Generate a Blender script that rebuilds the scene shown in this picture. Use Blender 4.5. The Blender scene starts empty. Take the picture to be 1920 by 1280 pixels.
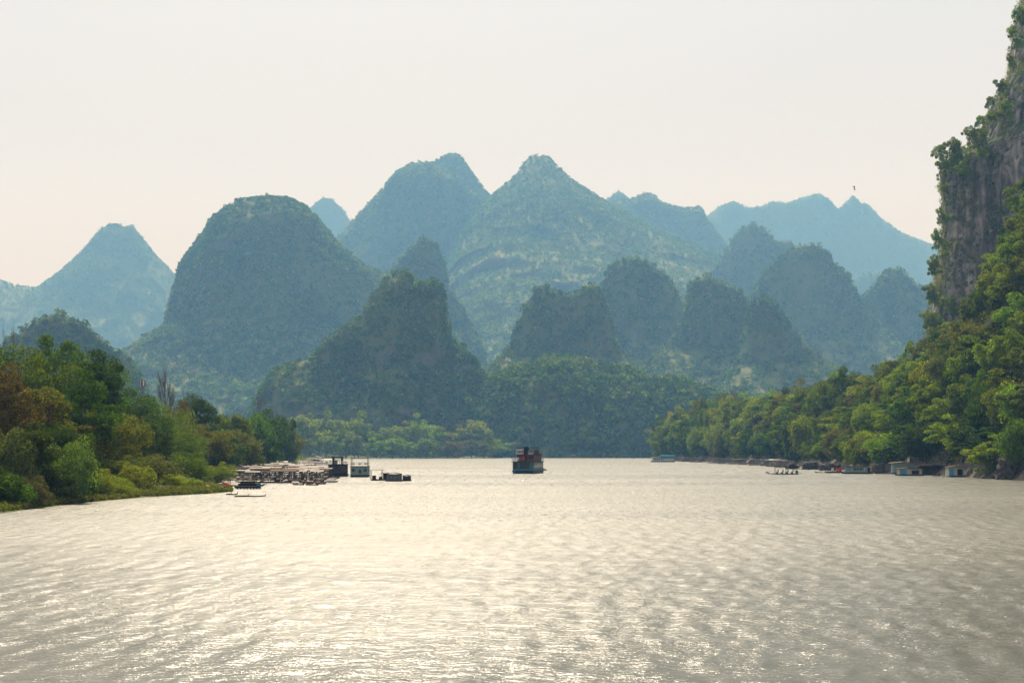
import bpy, math, random
import numpy as np
from mathutils import Vector, Matrix

S = bpy.context.scene
COL = S.collection
R = math.radians
# ------------------------------------------------------------------ camera, sky, sun, exposure
F = 2666.667          # focal length in photo pixels (50 mm on 36 mm, 1920 px wide)
HY = 848.0            # row of the horizon in the photo
CH = 5.5              # eye height above the river (upper deck of a river boat)
cam = bpy.data.cameras.new("camera")
cam.lens = 50.0
cam.sensor_width = 36.0
cam.shift_y = (HY - 640.0) / 1920.0
cam.clip_start = 0.5
cam.clip_end = 30000.0
camo = bpy.data.objects.new("camera", cam)
COL.objects.link(camo)
camo.location = (0, 0, CH)
camo.rotation_euler = (R(90), 0, 0)
S.camera = camo

SUN_EL, SUN_AZ = 48.5, -7.0
SKY_LOW, SKY_MID, SKY_HIGH = (4.65, 3.05, 3.0), (4.3, 4.05, 4.3), (3.4, 3.4, 3.3)
world = bpy.data.worlds.new("World")
S.world = world
world.use_nodes = True
world.cycles.sampling_method = "NONE"      # an even sky: no importance map needed
wn = world.node_tree
bg = wn.nodes["Background"]
sky = wn.nodes.new("ShaderNodeTexSky")
sky.sky_type = 'NISHITA'
sky.sun_disc = False
sky.sun_elevation = R(SUN_EL)
sky.sun_rotation = R(SUN_AZ)
sky.dust_density = 1.5
sky.ozone_density = 1.0
mx = wn.nodes.new("ShaderNodeMix")
mx.data_type = 'RGBA'
mx.inputs[0].default_value = 0.95
wn.links.new(sky.outputs[0], mx.inputs[6])
# thin bright veil of cloud, brightest round the sun
tcw = wn.nodes.new("ShaderNodeTexCoord")
dot = wn.nodes.new("ShaderNodeVectorMath"); dot.operation = 'DOT_PRODUCT'
dot.inputs[1].default_value = (math.sin(R(SUN_AZ)) * math.cos(R(SUN_EL)), math.cos(R(SUN_AZ)) * math.cos(R(SUN_EL)), math.sin(R(SUN_EL)))
wn.links.new(tcw.outputs["Generated"], dot.inputs[0])
glow = wn.nodes.new("ShaderNodeValToRGB")
ge = glow.color_ramp.elements
ge[0].position, ge[0].color = 0.0, (1, 1, 1, 1)
ge[1].position, ge[1].color = 1.0, (6.0, 5.8, 5.4, 1)
for p_, c_ in ((0.80, (1.0, 1.0, 1.0, 1)), (0.90, (1.15, 1.13, 1.10, 1)), (0.97, (1.9, 1.85, 1.75, 1))):
    k_ = ge.new(p_); k_.color = c_
wn.links.new(dot.outputs["Value"], glow.inputs[0])
sepw = wn.nodes.new("ShaderNodeSeparateXYZ")
wn.links.new(tcw.outputs["Generated"], sepw.inputs[0])
elev = wn.nodes.new("ShaderNodeValToRGB")             # warm dusty band low down, whiter above
ee = elev.color_ramp.elements
ee[0].position, ee[0].color = 0.0, (SKY_LOW[0], SKY_LOW[1], SKY_LOW[2], 1)
ee[1].position, ee[1].color = 0.75, (SKY_HIGH[0], SKY_HIGH[1], SKY_HIGH[2], 1)
k_ = ee.new(0.30); k_.color = (SKY_MID[0], SKY_MID[1], SKY_MID[2], 1)
wn.links.new(sepw.outputs[2], elev.inputs[0])
mul = wn.nodes.new("ShaderNodeMix"); mul.data_type = 'RGBA'; mul.blend_type = 'MULTIPLY'; mul.inputs[0].default_value = 1.0
wn.links.new(elev.outputs[0], mul.inputs[6]); wn.links.new(glow.outputs[0], mul.inputs[7])
wn.links.new(mul.outputs[2], mx.inputs[7])
wn.links.new(mx.outputs[2], bg.inputs[0])
bg.inputs[1].default_value = 0.115

sl = bpy.data.lights.new("sun", 'SUN')
sl.energy = 5.0
sl.angle = R(0.6)
sl.color = (1.0, 0.94, 0.85)
so = bpy.data.objects.new("sun", sl)
COL.objects.link(so)
sd = Vector((math.sin(R(SUN_AZ)) * math.cos(R(SUN_EL)), math.cos(R(SUN_AZ)) * math.cos(R(SUN_EL)), math.sin(R(SUN_EL))))
so.rotation_euler = sd.to_track_quat('Z', 'Y').to_euler()
so.location = (0, 300, 400)

S.view_settings.view_transform = 'Standard'
S.view_settings.look = 'None'
S.view_settings.exposure = 0.6
S.view_settings.gamma = 1.0
S.view_settings.use_curve_mapping = False
S.render.engine = 'CYCLES'
S.cycles.use_adaptive_sampling = False
S.cycles.pixel_filter_type = "BLACKMAN_HARRIS"
S.cycles.filter_width = 1.5
S.cycles.max_bounces = 6
S.cycles.diffuse_bounces = 2
S.cycles.glossy_bounces = 2
S.cycles.transmission_bounces = 3
S.cycles.transparent_max_bounces = 4
S.cycles.volume_bounces = 0
S.cycles.caustics_reflective = False
S.cycles.caustics_refractive = False
S.cycles.sample_clamp_indirect = 4.0
try:
    S.cycles.use_denoising = True
    S.cycles.sampling_pattern = "BLUE_NOISE"
except Exception:
    pass
HAZE_DENSITY = 1.70e-4
HAZE_COLOR = (0.20, 0.50, 1.0)
HAZE_G = 0.12

# ------------------------------------------------------------------ helpers
def P(px, py, D):
    """Photo pixel at distance D -> world point."""
    return ((px - 960.0) / F * D, D, CH + (HY - py) / F * D)

def gd(py, z=0.0):
    """Distance at which a thing standing at height z has its foot at photo row py."""
    return (CH - z) * F / (py - HY)

def _hash(ix, iy, iz, seed):
    n = (ix.astype(np.int64) * 374761393 + iy.astype(np.int64) * 668265263 + iz.astype(np.int64) * 2147483647 + seed * 974711) & 0xFFFFFFFF
    n = ((n ^ (n >> 13)) * 1274126177) & 0xFFFFFFFF
    n = ((n ^ (n >> 16)) * 2246822519) & 0xFFFFFFFF
    n = n ^ (n >> 15)
    return (n & 0xFFFFFF).astype(np.float64) / 0xFFFFFF * 2.0 - 1.0

def vnoise(p, seed=0):
    p = np.asarray(p, dtype=np.float64)
    i = np.floor(p)
    f = p - i
    f = f * f * f * (f * (f * 6 - 15) + 10)
    i = i.astype(np.int64)
    x, y, z = i[..., 0], i[..., 1], i[..., 2]
    fx, fy, fz = f[..., 0], f[..., 1], f[..., 2]
    r = 0
    for dx in (0, 1):
        wx = fx if dx else 1 - fx
        for dy in (0, 1):
            wy = fy if dy else 1 - fy
            for dz in (0, 1):
                wz = fz if dz else 1 - fz
                r = r + wx * wy * wz * _hash(x + dx, y + dy, z + dz, seed)
    return r

def fbm(p, seed=0, octs=4, gain=0.5):
    p = np.asarray(p, dtype=np.float64)
    a, s, t = 1.0, 0.0, 0.0
    for k in range(octs):
        s = s + a * vnoise(p * (2.03 ** k), seed + k * 17)
        t += a
        a *= gain
    return s / t

def mesh_np(name, v, faces, mat, col=None, smooth=False):
    """Numpy vertices and faces (M x 3 or M x 4) to a mesh datablock; col: per-vertex tint."""
    v = np.ascontiguousarray(v, dtype=np.float32)
    faces = np.ascontiguousarray(faces, dtype=np.int32)
    me = bpy.data.meshes.new(name)
    n, k = faces.shape
    me.vertices.add(len(v))
    me.vertices.foreach_set("co", v.ravel())
    me.loops.add(n * k)
    me.loops.foreach_set("vertex_index", faces.ravel())
    me.polygons.add(n)
    me.polygons.foreach_set("loop_start", np.arange(n, dtype=np.int32) * k)
    if smooth:
        me.polygons.foreach_set("use_smooth", np.ones(n, dtype=bool))
    if col is not None:
        a = me.color_attributes.new("tint", 'FLOAT_COLOR', 'POINT')
        c = np.ones((len(v), 4), dtype=np.float32)
        c[:, :3] = col
        a.data.foreach_set("color", c.ravel())
    me.update(calc_edges=True)
    if mat:
        me.materials.append(mat)
    return me

def link(name, me, parent=None, loc=None):
    o = bpy.data.objects.new(name, me)
    COL.objects.link(o)
    if parent is not None:
        o.parent = parent
    if loc is not None:
        o.location = loc
    return o

def tag(o, label=None, cat=None, group=None, kind=None):
    if label: o["label"] = label
    if cat: o["category"] = cat
    if group: o["group"] = group
    if kind: o["kind"] = kind
    return o

def thing(name, label, cat, loc=(0, 0, 0), rz=0.0, group=None, scale=1.0):
    o = bpy.data.objects.new(name, None)
    COL.objects.link(o)
    o.empty_display_size = 0.5
    o.location = loc
    o.rotation_euler = (0, 0, rz)
    o.scale = (scale,) * 3 if not isinstance(scale, tuple) else scale
    return tag(o, label, cat, group)

class MB:
    """Collects boxes, tubes and sheets; build() links them as ONE mesh object."""
    def __init__(self):
        self.v, self.f = [], []
    def add(self, vs, fs):
        b = len(self.v)
        self.v += [tuple(p) for p in vs]
        self.f += [tuple(b + i for i in f) for f in fs]
        return self
    def box(self, c, s, rz=0.0, taper=1.0):
        hx, hy, hz = s[0] / 2, s[1] / 2, s[2] / 2
        ca, sa = math.cos(rz), math.sin(rz)
        vs = []
        for z, t in ((-hz, 1.0), (hz, taper)):
            for x, y in ((-hx, -hy), (hx, -hy), (hx, hy), (-hx, hy)):
                x, y = x * t, y * t
                vs.append((c[0] + x * ca - y * sa, c[1] + x * sa + y * ca, c[2] + z))
        return self.add(vs, [(3, 2, 1, 0), (4, 5, 6, 7), (0, 1, 5, 4), (1, 2, 6, 5), (2, 3, 7, 6), (3, 0, 4, 7)])
    def tube(self, pts, r0, r1=None, n=6):
        r1 = r0 if r1 is None else r1
        vs, fs = [], []
        m = len(pts)
        for i, p in enumerate(pts):
            p = Vector(p)
            a = Vector(pts[max(i - 1, 0)]); b = Vector(pts[min(i + 1, m - 1)])
            d = (b - a)
            d = d.normalized() if d.length > 1e-9 else Vector((0, 0, 1))
            u = d.cross(Vector((0, 0, 1)) if abs(d.z) < 0.9 else Vector((1, 0, 0))).normalized()
            w = d.cross(u)
            r = r0 + (r1 - r0) * i / max(m - 1, 1)
            for k in range(n):
                t = 2 * math.pi * k / n
                vs.append(p + u * (r * math.cos(t)) + w * (r * math.sin(t)))
        for i in range(m - 1):
            for k in range(n):
                fs.append((i * n + k, i * n + (k + 1) % n, (i + 1) * n + (k + 1) % n, (i + 1) * n + k))
        fs.append(tuple(range(n - 1, -1, -1)))
        fs.append(tuple(range((m - 1) * n, m * n)))
        return self.add(vs, fs)
    def prism(self, poly, axis, a, b):
        """A 2D outline extruded along axis from a to b (x: outline in y,z; y: outline in x,z; z: outline in x,y)."""
        def pt(q, t):
            return {'x': (t, q[0], q[1]), 'y': (q[0], t, q[1]), 'z': (q[0], q[1], t)}[axis]
        n = len(poly)
        vs = [pt(q, a) for q in poly] + [pt(q, b) for q in poly]
        fs = [tuple(range(n)), tuple(range(2 * n - 1, n - 1, -1))]
        fs += [(i, n + i, n + (i + 1) % n, (i + 1) % n) for i in range(n)]
        return self.add(vs, fs)
    def build(self, name, mat, parent=None, loc=None, bevel=0.0):
        me = bpy.data.meshes.new(name)
        me.from_pydata(self.v, [], self.f)
        me.materials.append(mat)
        import bmesh
        b = bmesh.new(); b.from_mesh(me)
        bmesh.ops.recalc_face_normals(b, faces=b.faces[:])
        if bevel > 0:
            bmesh.ops.bevel(b, geom=b.edges[:], offset=bevel, segments=1, affect='EDGES')
        b.to_mesh(me); b.free()
        return link(name, me, parent, loc)

def copy_tree(o, parent=None):
    c = o.copy()
    COL.objects.link(c)
    if parent is not None:
        c.parent = parent
    for ch in list(o.children):
        copy_tree(ch, c)
    return c

# ------------------------------------------------------------------ materials
def newmat(name):
    m = bpy.data.materials.new(name)
    m.use_nodes = True
    nt = m.node_tree
    nt.nodes.clear()
    out = nt.nodes.new("ShaderNodeOutputMaterial")
    return m, nt, out

def N(nt, t, **kw):
    n = nt.nodes.new(t)
    for k, v in kw.items():
        setattr(n, k, v)
    return n

def mixcol(nt, fac, a, b, mode='MIX'):
    n = nt.nodes.new("ShaderNodeMix")
    n.data_type = 'RGBA'
    n.blend_type = mode
    for sock, val in ((n.inputs[0], fac), (n.inputs[6], a), (n.inputs[7], b)):
        if hasattr(val, 'is_output') or isinstance(val, bpy.types.NodeSocket):
            nt.links.new(val, sock)
        elif isinstance(val, (int, float)):
            sock.default_value = val
        else:
            sock.default_value = (*val, 1)
    return n.outputs[2]

def noise(nt, scale, detail=3.0, rough=0.55, vec=None, stretch=None):
    n = nt.nodes.new("ShaderNodeTexNoise")
    n.inputs["Scale"].default_value = scale
    n.inputs["Detail"].default_value = detail
    n.inputs["Roughness"].default_value = rough
    if vec is None:
        tc = nt.nodes.new("ShaderNodeNewGeometry")
        vec = tc.outputs["Position"]
    if stretch:
        mp = nt.nodes.new("ShaderNodeMapping")
        mp.inputs["Scale"].default_value = stretch
        nt.links.new(vec, mp.inputs["Vector"])
        vec = mp.outputs[0]
    nt.links.new(vec, n.inputs["Vector"])
    return n.outputs["Fac"]

def ramp(nt, fac, stops):
    n = nt.nodes.new("ShaderNodeValToRGB")
    e = n.color_ramp.elements
    while len(e) > 1:
        e.remove(e[-1])
    e[0].position, e[0].color = stops[0][0], (*([stops[0][1]] * 3 if isinstance(stops[0][1], (int, float)) else stops[0][1]), 1)
    for p, c in stops[1:]:
        k = e.new(p)
        k.color = (*([c] * 3 if isinstance(c, (int, float)) else c), 1)
    nt.links.new(fac, n.inputs[0])
    return n.outputs[0]

def leaf_material(name, use_obj=True, transl=0.36, base=(1, 1, 1)):
    """Leaves: natural colour per crown (object colour or per-crown tint), small differences from leaf to leaf, light shining through."""
    m, nt, out = newmat(name)
    if use_obj:
        src = N(nt, "ShaderNodeObjectInfo").outputs["Color"]
    else:
        src = N(nt, "ShaderNodeVertexColor", layer_name="tint").outputs["Color"]
    g = N(nt, "ShaderNodeNewGeometry")
    var = ramp(nt, g.outputs["Random Per Island"], [(0.0, (0.55, 0.58, 0.55)), (0.5, (1.0, 1.0, 1.0)), (0.86, (1.3, 1.3, 1.0)), (1.0, (1.75, 1.65, 1.1))])
    c = mixcol(nt, 1.0, src, var, 'MULTIPLY')
    if base != (1, 1, 1):
        c = mixcol(nt, 1.0, c, base, 'MULTIPLY')
    d = N(nt, "ShaderNodeBsdfDiffuse")
    t = N(nt, "ShaderNodeBsdfTranslucent")
    ct = mixcol(nt, 1.0, c, (1.45, 1.6, 0.5), 'MULTIPLY')
    nt.links.new(c, d.inputs[0]); nt.links.new(ct, t.inputs[0])
    ms = N(nt, "ShaderNodeMixShader")
    ms.inputs[0].default_value = transl
    nt.links.new(d.outputs[0], ms.inputs[1]); nt.links.new(t.outputs[0], ms.inputs[2])
    nt.links.new(ms.outputs[0], out.inputs[0])
    return m

def plain(name, col, rough=0.7, var=0.25, scale=2.0, metal=0.0, spec=0.1, bump=0.0):
    """Painted wood, sheet metal, bamboo: a base colour with weathering blotches."""
    m, nt, out = newmat(name)
    b = N(nt, "ShaderNodeBsdfPrincipled")
    tc = N(nt, "ShaderNodeTexCoord")
    f = noise(nt, scale, 4, 0.6, tc.outputs["Object"])
    lo = tuple(x * (1 - var) for x in col)
    hi = tuple(min(1, x * (1 + var)) for x in col)
    c = ramp(nt, f, [(0.3, lo), (0.7, hi)])
    nt.links.new(c, b.inputs["Base Color"])
    b.inputs["Roughness"].default_value = rough
    b.inputs["Metallic"].default_value = metal
    b.inputs["Specular IOR Level"].default_value = spec
    nt.links.new(b.outputs[0], out.inputs[0])
    return m

def hill_material(name, grass, scrub, rock):
    """Karst hillside ground: dry grass paled for sunlit slopes, scrub darker for shaded ones, bare limestone where it is steep."""
    m, nt, out = newmat(name)
    b = N(nt, "ShaderNodeBsdfPrincipled")
    b.inputs["Roughness"].default_value = 0.95
    b.inputs["Specular IOR Level"].default_value = 0.1
    g = N(nt, "ShaderNodeNewGeometry")
    f = noise(nt, 0.02, 6, 0.6)
    sp = N(nt, "ShaderNodeSeparateXYZ")
    nt.links.new(g.outputs["True Normal"], sp.inputs[0])
    gr = N(nt, "ShaderNodeMath", operation='MULTIPLY_ADD')      # sun and shade painted in: paler grass on gentle ground, darker scrub where steep
    gr.inputs[1].default_value = 0.55; gr.inputs[2].default_value = -0.30
    nt.links.new(f, gr.inputs[0])
    ga = N(nt, "ShaderNodeMath", operation='ADD')
    nt.links.new(gr.outputs[0], ga.inputs[0]); nt.links.new(sp.outputs[2], ga.inputs[1])
    hv = N(nt, "ShaderNodeVertexColor", layer_name="tint")
    hs = N(nt, "ShaderNodeSeparateColor"); nt.links.new(hv.outputs[0], hs.inputs[0])
    low_ = ramp(nt, hs.outputs[0], [(0.45, 1.0), (0.75, 0.0)])
    gm = N(nt, "ShaderNodeMath", operation='MULTIPLY')
    nt.links.new(ramp(nt, ga.outputs[0], [(0.58, 0.0), (0.84, 1.0)]), gm.inputs[0]); nt.links.new(low_, gm.inputs[1])
    c = mixcol(nt, gm.outputs[0], scrub, grass)
    st = noise(nt, 0.05, 5, 0.65, stretch=(1.0, 1.0, 0.22))
    rc = ramp(nt, st, [(0.30, tuple(x * 0.35 for x in rock)), (0.5, tuple(x * 0.8 for x in rock)), (0.7, tuple(x * 1.25 for x in rock))])
    mth = N(nt, "ShaderNodeMath", operation='MULTIPLY_ADD')
    mth.inputs[1].default_value = 0.9; mth.inputs[2].default_value = -0.33
    nt.links.new(noise(nt, 0.012, 4, 0.6), mth.inputs[0])
    ad = N(nt, "ShaderNodeMath", operation='SUBTRACT')
    nt.links.new(mth.outputs[0], ad.inputs[0]); nt.links.new(sp.outputs[2], ad.inputs[1])
    fac = ramp(nt, ad.outputs[0], [(0.0, 0.0), (0.12, 1.0)])
    c = mixcol(nt, fac, c, rc)
    nt.links.new(c, b.inputs["Base Color"])
    bp = N(nt, "ShaderNodeBump")
    bp.inputs["Distance"].default_value = 3.0
    bp.inputs["Strength"].default_value = 0.6
    nt.links.new(noise(nt, 0.15, 4, 0.65), bp.inputs["Height"])
    nt.links.new(bp.outputs[0], b.inputs["Normal"])
    nt.links.new(b.outputs[0], out.inputs[0])
    return m

def cliff_material():
    """Limestone wall: grey with black and tan water streaks running down it, mossy ledges."""
    m, nt, out = newmat("limestone_cliff")
    b = N(nt, "ShaderNodeBsdfPrincipled")
    b.inputs["Roughness"].default_value = 0.92
    b.inputs["Specular IOR Level"].default_value = 0.15
    s1 = noise(nt, 0.16, 6, 0.62, stretch=(1.0, 1.0, 0.10))
    s2 = noise(nt, 0.42, 5, 0.6, stretch=(1.0, 1.0, 0.07))
    s3 = noise(nt, 0.035, 3, 0.5)
    c = ramp(nt, s1, [(0.30, (0.035, 0.032, 0.032)), (0.42, (0.15, 0.138, 0.132)), (0.53, (0.33, 0.305, 0.29)), (0.66, (0.56, 0.52, 0.49))])
    c2 = ramp(nt, s2, [(0.34, (0.25, 0.25, 0.26)), (0.55, (1.0, 0.97, 0.95))])
    c = mixcol(nt, 0.8, c, c2, 'MULTIPLY')
    c = mixcol(nt, ramp(nt, s3, [(0.55, 0.0), (0.70, 0.35)]), c, (0.20, 0.165, 0.145))
    g = N(nt, "ShaderNodeNewGeometry")
    sp = N(nt, "ShaderNodeSeparateXYZ")
    nt.links.new(g.outputs["Normal"], sp.inputs[0])
    c = mixcol(nt, ramp(nt, sp.outputs[2], [(0.25, 0.0), (0.5, 0.9)]), c, (0.055, 0.075, 0.022))
    nt.links.new(c, b.inputs["Base Color"])
    bp = N(nt, "ShaderNodeBump")
    bp.inputs["Distance"].default_value = 1.2
    bp.inputs["Strength"].default_value = 0.8
    nt.links.new(s2, bp.inputs["Height"])
    nt.links.new(bp.outputs[0], b.inputs["Normal"])
    nt.links.new(b.outputs[0], out.inputs[0])
    return m

def bank_material(name, low, high, rock=None):
    m, nt, out = newmat(name)
    b = N(nt, "ShaderNodeBsdfPrincipled")
    b.inputs["Roughness"].default_value = 0.95
    b.inputs["Specular IOR Level"].default_value = 0.1
    f = noise(nt, 0.35, 5, 0.6)
    c = ramp(nt, f, [(0.38, low), (0.62, high)])
    if rock:
        g = N(nt, "ShaderNodeNewGeometry")
        sp = N(nt, "ShaderNodeSeparateXYZ")
        nt.links.new(g.outputs["Position"], sp.inputs[0])
        ad = N(nt, "ShaderNodeMath", operation='MULTIPLY_ADD')
        ad.inputs[1].default_value = 8.0
        nt.links.new(noise(nt, 0.08, 3), ad.inputs[0]); nt.links.new(sp.outputs[2], ad.inputs[2])
        ad2 = N(nt, "ShaderNodeMath", operation='MULTIPLY')
        ad2.inputs[1].default_value = 0.05
        nt.links.new(ad.outputs[0], ad2.inputs[0])
        fac = ramp(nt, ad2.outputs[0], [(0.42, 1.0), (0.56, 0.0)])
        rc = ramp(nt, noise(nt, 0.5, 6, 0.65), [(0.3, tuple(x * 0.3 for x in rock)), (0.7, rock)])
        c = mixcol(nt, fac, c, rc)
    nt.links.new(c, b.inputs["Base Color"])
    bp = N(nt, "ShaderNodeBump")
    bp.inputs["Distance"].default_value = 0.4
    nt.links.new(noise(nt, 1.3, 5, 0.65), bp.inputs["Height"])
    nt.links.new(bp.outputs[0], b.inputs["Normal"])
    nt.links.new(b.outputs[0], out.inputs[0])
    return m

def water_material():
    m, nt, out = newmat("river_water")
    b = N(nt, "ShaderNodeBsdfPrincipled")
    b.inputs["Base Color"].default_value = (0.082, 0.086, 0.070, 1)
    b.inputs["Roughness"].default_value = 0.33
    b.inputs["Specular IOR Level"].default_value = 0.95
    b.inputs["IOR"].default_value = 1.333
    gp = N(nt, "ShaderNodeNewGeometry")
    sy = N(nt, "ShaderNodeSeparateXYZ"); nt.links.new(gp.outputs["Position"], sy.inputs[0])
    lane = N(nt, "ShaderNodeMath", operation='MULTIPLY_ADD')         # distance along the reach, frayed by gusts
    lane.inputs[1].default_value = 70.0
    nt.links.new(noise(nt, 0.020, 4, 0.6, stretch=(0.45, 1.0, 1.0)), lane.inputs[0]); nt.links.new(sy.outputs[1], lane.inputs[2])
    ls = N(nt, "ShaderNodeMath", operation='MULTIPLY'); ls.inputs[1].default_value = 0.002
    nt.links.new(lane.outputs[0], ls.inputs[0])
    w1 = noise(nt, 2.3, 3, 0.62, stretch=(0.55, 1.25, 1.0))
    w2 = noise(nt, 7.5, 3, 0.65, stretch=(0.6, 1.2, 1.0))
    patch = noise(nt, 0.010, 3, 0.55, stretch=(0.40, 1.7, 1.0))     # gusts: rougher and smoother water
    st = N(nt, "ShaderNodeMath", operation='MULTIPLY')
    nt.links.new(ramp(nt, patch, [(0.38, 0.35), (0.62, 1.0)]), st.inputs[0])
    nt.links.new(ramp(nt, ls.outputs[0], [(0.12, 0.80), (0.24, 1.0)]), st.inputs[1])
    st = st.outputs[0]
    nt.links.new(ramp(nt, ls.outputs[0], [(0.12, 0.22), (0.25, 0.40), (0.40, 0.40), (0.6, 0.36)]), b.inputs["Roughness"])
    b1 = N(nt, "ShaderNodeBump"); b1.inputs["Distance"].default_value = 0.16
    b2 = N(nt, "ShaderNodeBump"); b2.inputs["Distance"].default_value = 0.07
    nt.links.new(w1, b1.inputs["Height"]); nt.links.new(st, b1.inputs["Strength"])
    nt.links.new(w2, b2.inputs["Height"]); nt.links.new(st, b2.inputs["Strength"])
    nt.links.new(b1.outputs[0], b2.inputs["Normal"])
    nt.links.new(b2.outputs[0], b.inputs["Normal"])
    sh = N(nt, "ShaderNodeBsdfPrincipled")                           # wind-polished facets that flash in the sun
    sh.inputs["Base Color"].default_value = (0.082, 0.086, 0.070, 1)
    sh.inputs["Roughness"].default_value = 0.17
    sh.inputs["IOR"].default_value = 1.333
    b3 = N(nt, "ShaderNodeBump"); b3.inputs["Distance"].default_value = 0.10
    nt.links.new(noise(nt, 4.2, 2, 0.7, stretch=(0.6, 1.15, 1.0)), b3.inputs["Height"])
    nt.links.new(b2.outputs[0], b3.inputs["Normal"]); nt.links.new(b3.outputs[0], sh.inputs["Normal"])
    mw = N(nt, "ShaderNodeMixShader")
    lf = ramp(nt, ls.outputs[0], [(0.20, 0.0), (0.26, 0.0), (0.50, 0.0)])
    fb = N(nt, "ShaderNodeMath", operation='ADD')
    nt.links.new(ramp(nt, noise(nt, 0.14, 6, 0.72, stretch=(2.2, 0.55, 1.0)), [(0.46, 0.0), (0.64, 0.28)]), fb.inputs[0]); nt.links.new(lf, fb.inputs[1])
    fa = N(nt, "ShaderNodeMath", operation='ADD')
    nt.links.new(ramp(nt, noise(nt, 0.35, 4, 0.7, stretch=(0.35, 1.3, 1.0)), [(0.42, 0.06), (0.66, 0.50)]), fa.inputs[0]); nt.links.new(fb.outputs[0], fa.inputs[1])
    near = N(nt, "ShaderNodeMath", operation='MULTIPLY')
    nt.links.new(fa.outputs[0], near.inputs[0])
    nt.links.new(ramp(nt, ls.outputs[0], [(0.12, 0.75), (0.22, 0.75), (0.28, 0.35), (0.40, 0.45)]), near.inputs[1])
    tot = near.outputs[0]
    for sx_, sy_, band in ((2.4, 0.25, [(0.24, 0.0), (0.32, 0.55), (0.50, 0.55), (0.60, 0.0)]), (1.1, 0.07, [(0.45, 0.0), (0.60, 0.6)])):   # clusters of flashing wavelets
        gl_ = N(nt, "ShaderNodeMath", operation='MULTIPLY')
        nt.links.new(ramp(nt, noise(nt, 1.0, 2, 0.6, stretch=(sx_, sy_, 1.0)), [(0.53, 0.0), (0.63, 1.0)]), gl_.inputs[0])
        nt.links.new(ramp(nt, ls.outputs[0], band), gl_.inputs[1])
        ad_ = N(nt, "ShaderNodeMath", operation='ADD')
        ad_.use_clamp = True
        nt.links.new(tot, ad_.inputs[0]); nt.links.new(gl_.outputs[0], ad_.inputs[1])
        tot = ad_.outputs[0]
    nt.links.new(tot, mw.inputs[0])
    nt.links.new(b.outputs[0], mw.inputs[1]); nt.links.new(sh.outputs[0], mw.inputs[2])
    nt.links.new(mw.outputs[0], out.inputs[0])
    return m

M = {}
M['leaf'] = leaf_material("leaves")
M['forest'] = leaf_material("forest_leaves", use_obj=False, transl=0.36)
M['bark'] = plain("bark", (0.10, 0.08, 0.06), 0.9, 0.4, 3.0)
M['palebark'] = plain("pale_bark", (0.17, 0.145, 0.125), 0.9, 0.3, 3.0)
M['hill'] = hill_material("karst_hillside", (0.140, 0.155, 0.056), (0.095, 0.115, 0.041), (0.135, 0.125, 0.118))
M['cliff'] = cliff_material()
M['leftbank'] = bank_material("grassy_bank", (0.05, 0.075, 0.02), (0.12, 0.13, 0.045))
M['rightbank'] = bank_material("wooded_bank", (0.025, 0.032, 0.014), (0.06, 0.065, 0.03), (0.20, 0.175, 0.155))
M['plain'] = bank_material("river_plain", (0.06, 0.075, 0.03), (0.10, 0.11, 0.05))
M['water'] = water_material()
M['rock'] = bank_material("boulder_rock", (0.05, 0.043, 0.040), (0.15, 0.13, 0.118))
M['dirt'] = bank_material("bare_earth", (0.13, 0.10, 0.075), (0.26, 0.21, 0.155))
M['white'] = plain("white_paint", (0.66, 0.64, 0.60), 0.5, 0.12)
M['palegrey'] = plain("grey_tarpaulin", (0.085, 0.066, 0.060), 0.55, 0.2)
M['pink'] = plain("faded_awning", (0.085, 0.050, 0.042), 0.6, 0.2)
M['tan'] = plain("thatch_tan", (0.11, 0.075, 0.045), 0.85, 0.3, 5)
M['thatch'] = plain("thatch_brown", (0.040, 0.026, 0.020), 0.9, 0.4, 5)
M['olive'] = plain("old_olive_roofing", (0.28, 0.255, 0.14), 0.9, 0.25, 3)
M['bamboo'] = plain("bamboo_poles", (0.115, 0.070, 0.045), 0.6, 0.3, 4)
M['wood'] = plain("dark_wood", (0.065, 0.05, 0.042), 0.7, 0.35, 4)
M['black'] = plain("black_tar", (0.02, 0.02, 0.022), 0.5, 0.3)
M['steel'] = plain("grey_steel", (0.16, 0.165, 0.17), 0.6, 0.2, 2, 0.0)
M['cream'] = plain("cream_wall", (0.50, 0.49, 0.43), 0.7, 0.15)
M['paleteal'] = plain("pale_teal_wall", (0.24, 0.34, 0.33), 0.7, 0.2)
M['blue'] = plain("bright_blue_sheet", (0.06, 0.32, 0.55), 0.5, 0.15)
M['cyan'] = plain("turquoise_roof", (0.003, 0.135, 0.185), 0.9, 0.15)
M['navy'] = plain("navy_hull", (0.022, 0.065, 0.20), 0.4, 0.2)
M['teal'] = plain("green_teal_paint", (0.075, 0.19, 0.185), 0.35, 0.2)
M['glass'] = plain("dark_glass", (0.02, 0.03, 0.032), 0.12, 0.1, 1, 0, 0.6)
M['maroon'] = plain("maroon_paint", (0.22, 0.055, 0.050), 0.55, 0.2)
M['red'] = plain("red_plastic", (0.62, 0.035, 0.04), 0.45, 0.1)
M['orange'] = plain("orange_plastic", (0.7, 0.12, 0.03), 0.5, 0.1)
M['bluebarrel'] = plain("blue_plastic", (0.03, 0.12, 0.28), 0.5, 0.1)
M['feather'] = plain("dark_feathers", (0.02, 0.018, 0.018), 0.8, 0.2)

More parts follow.
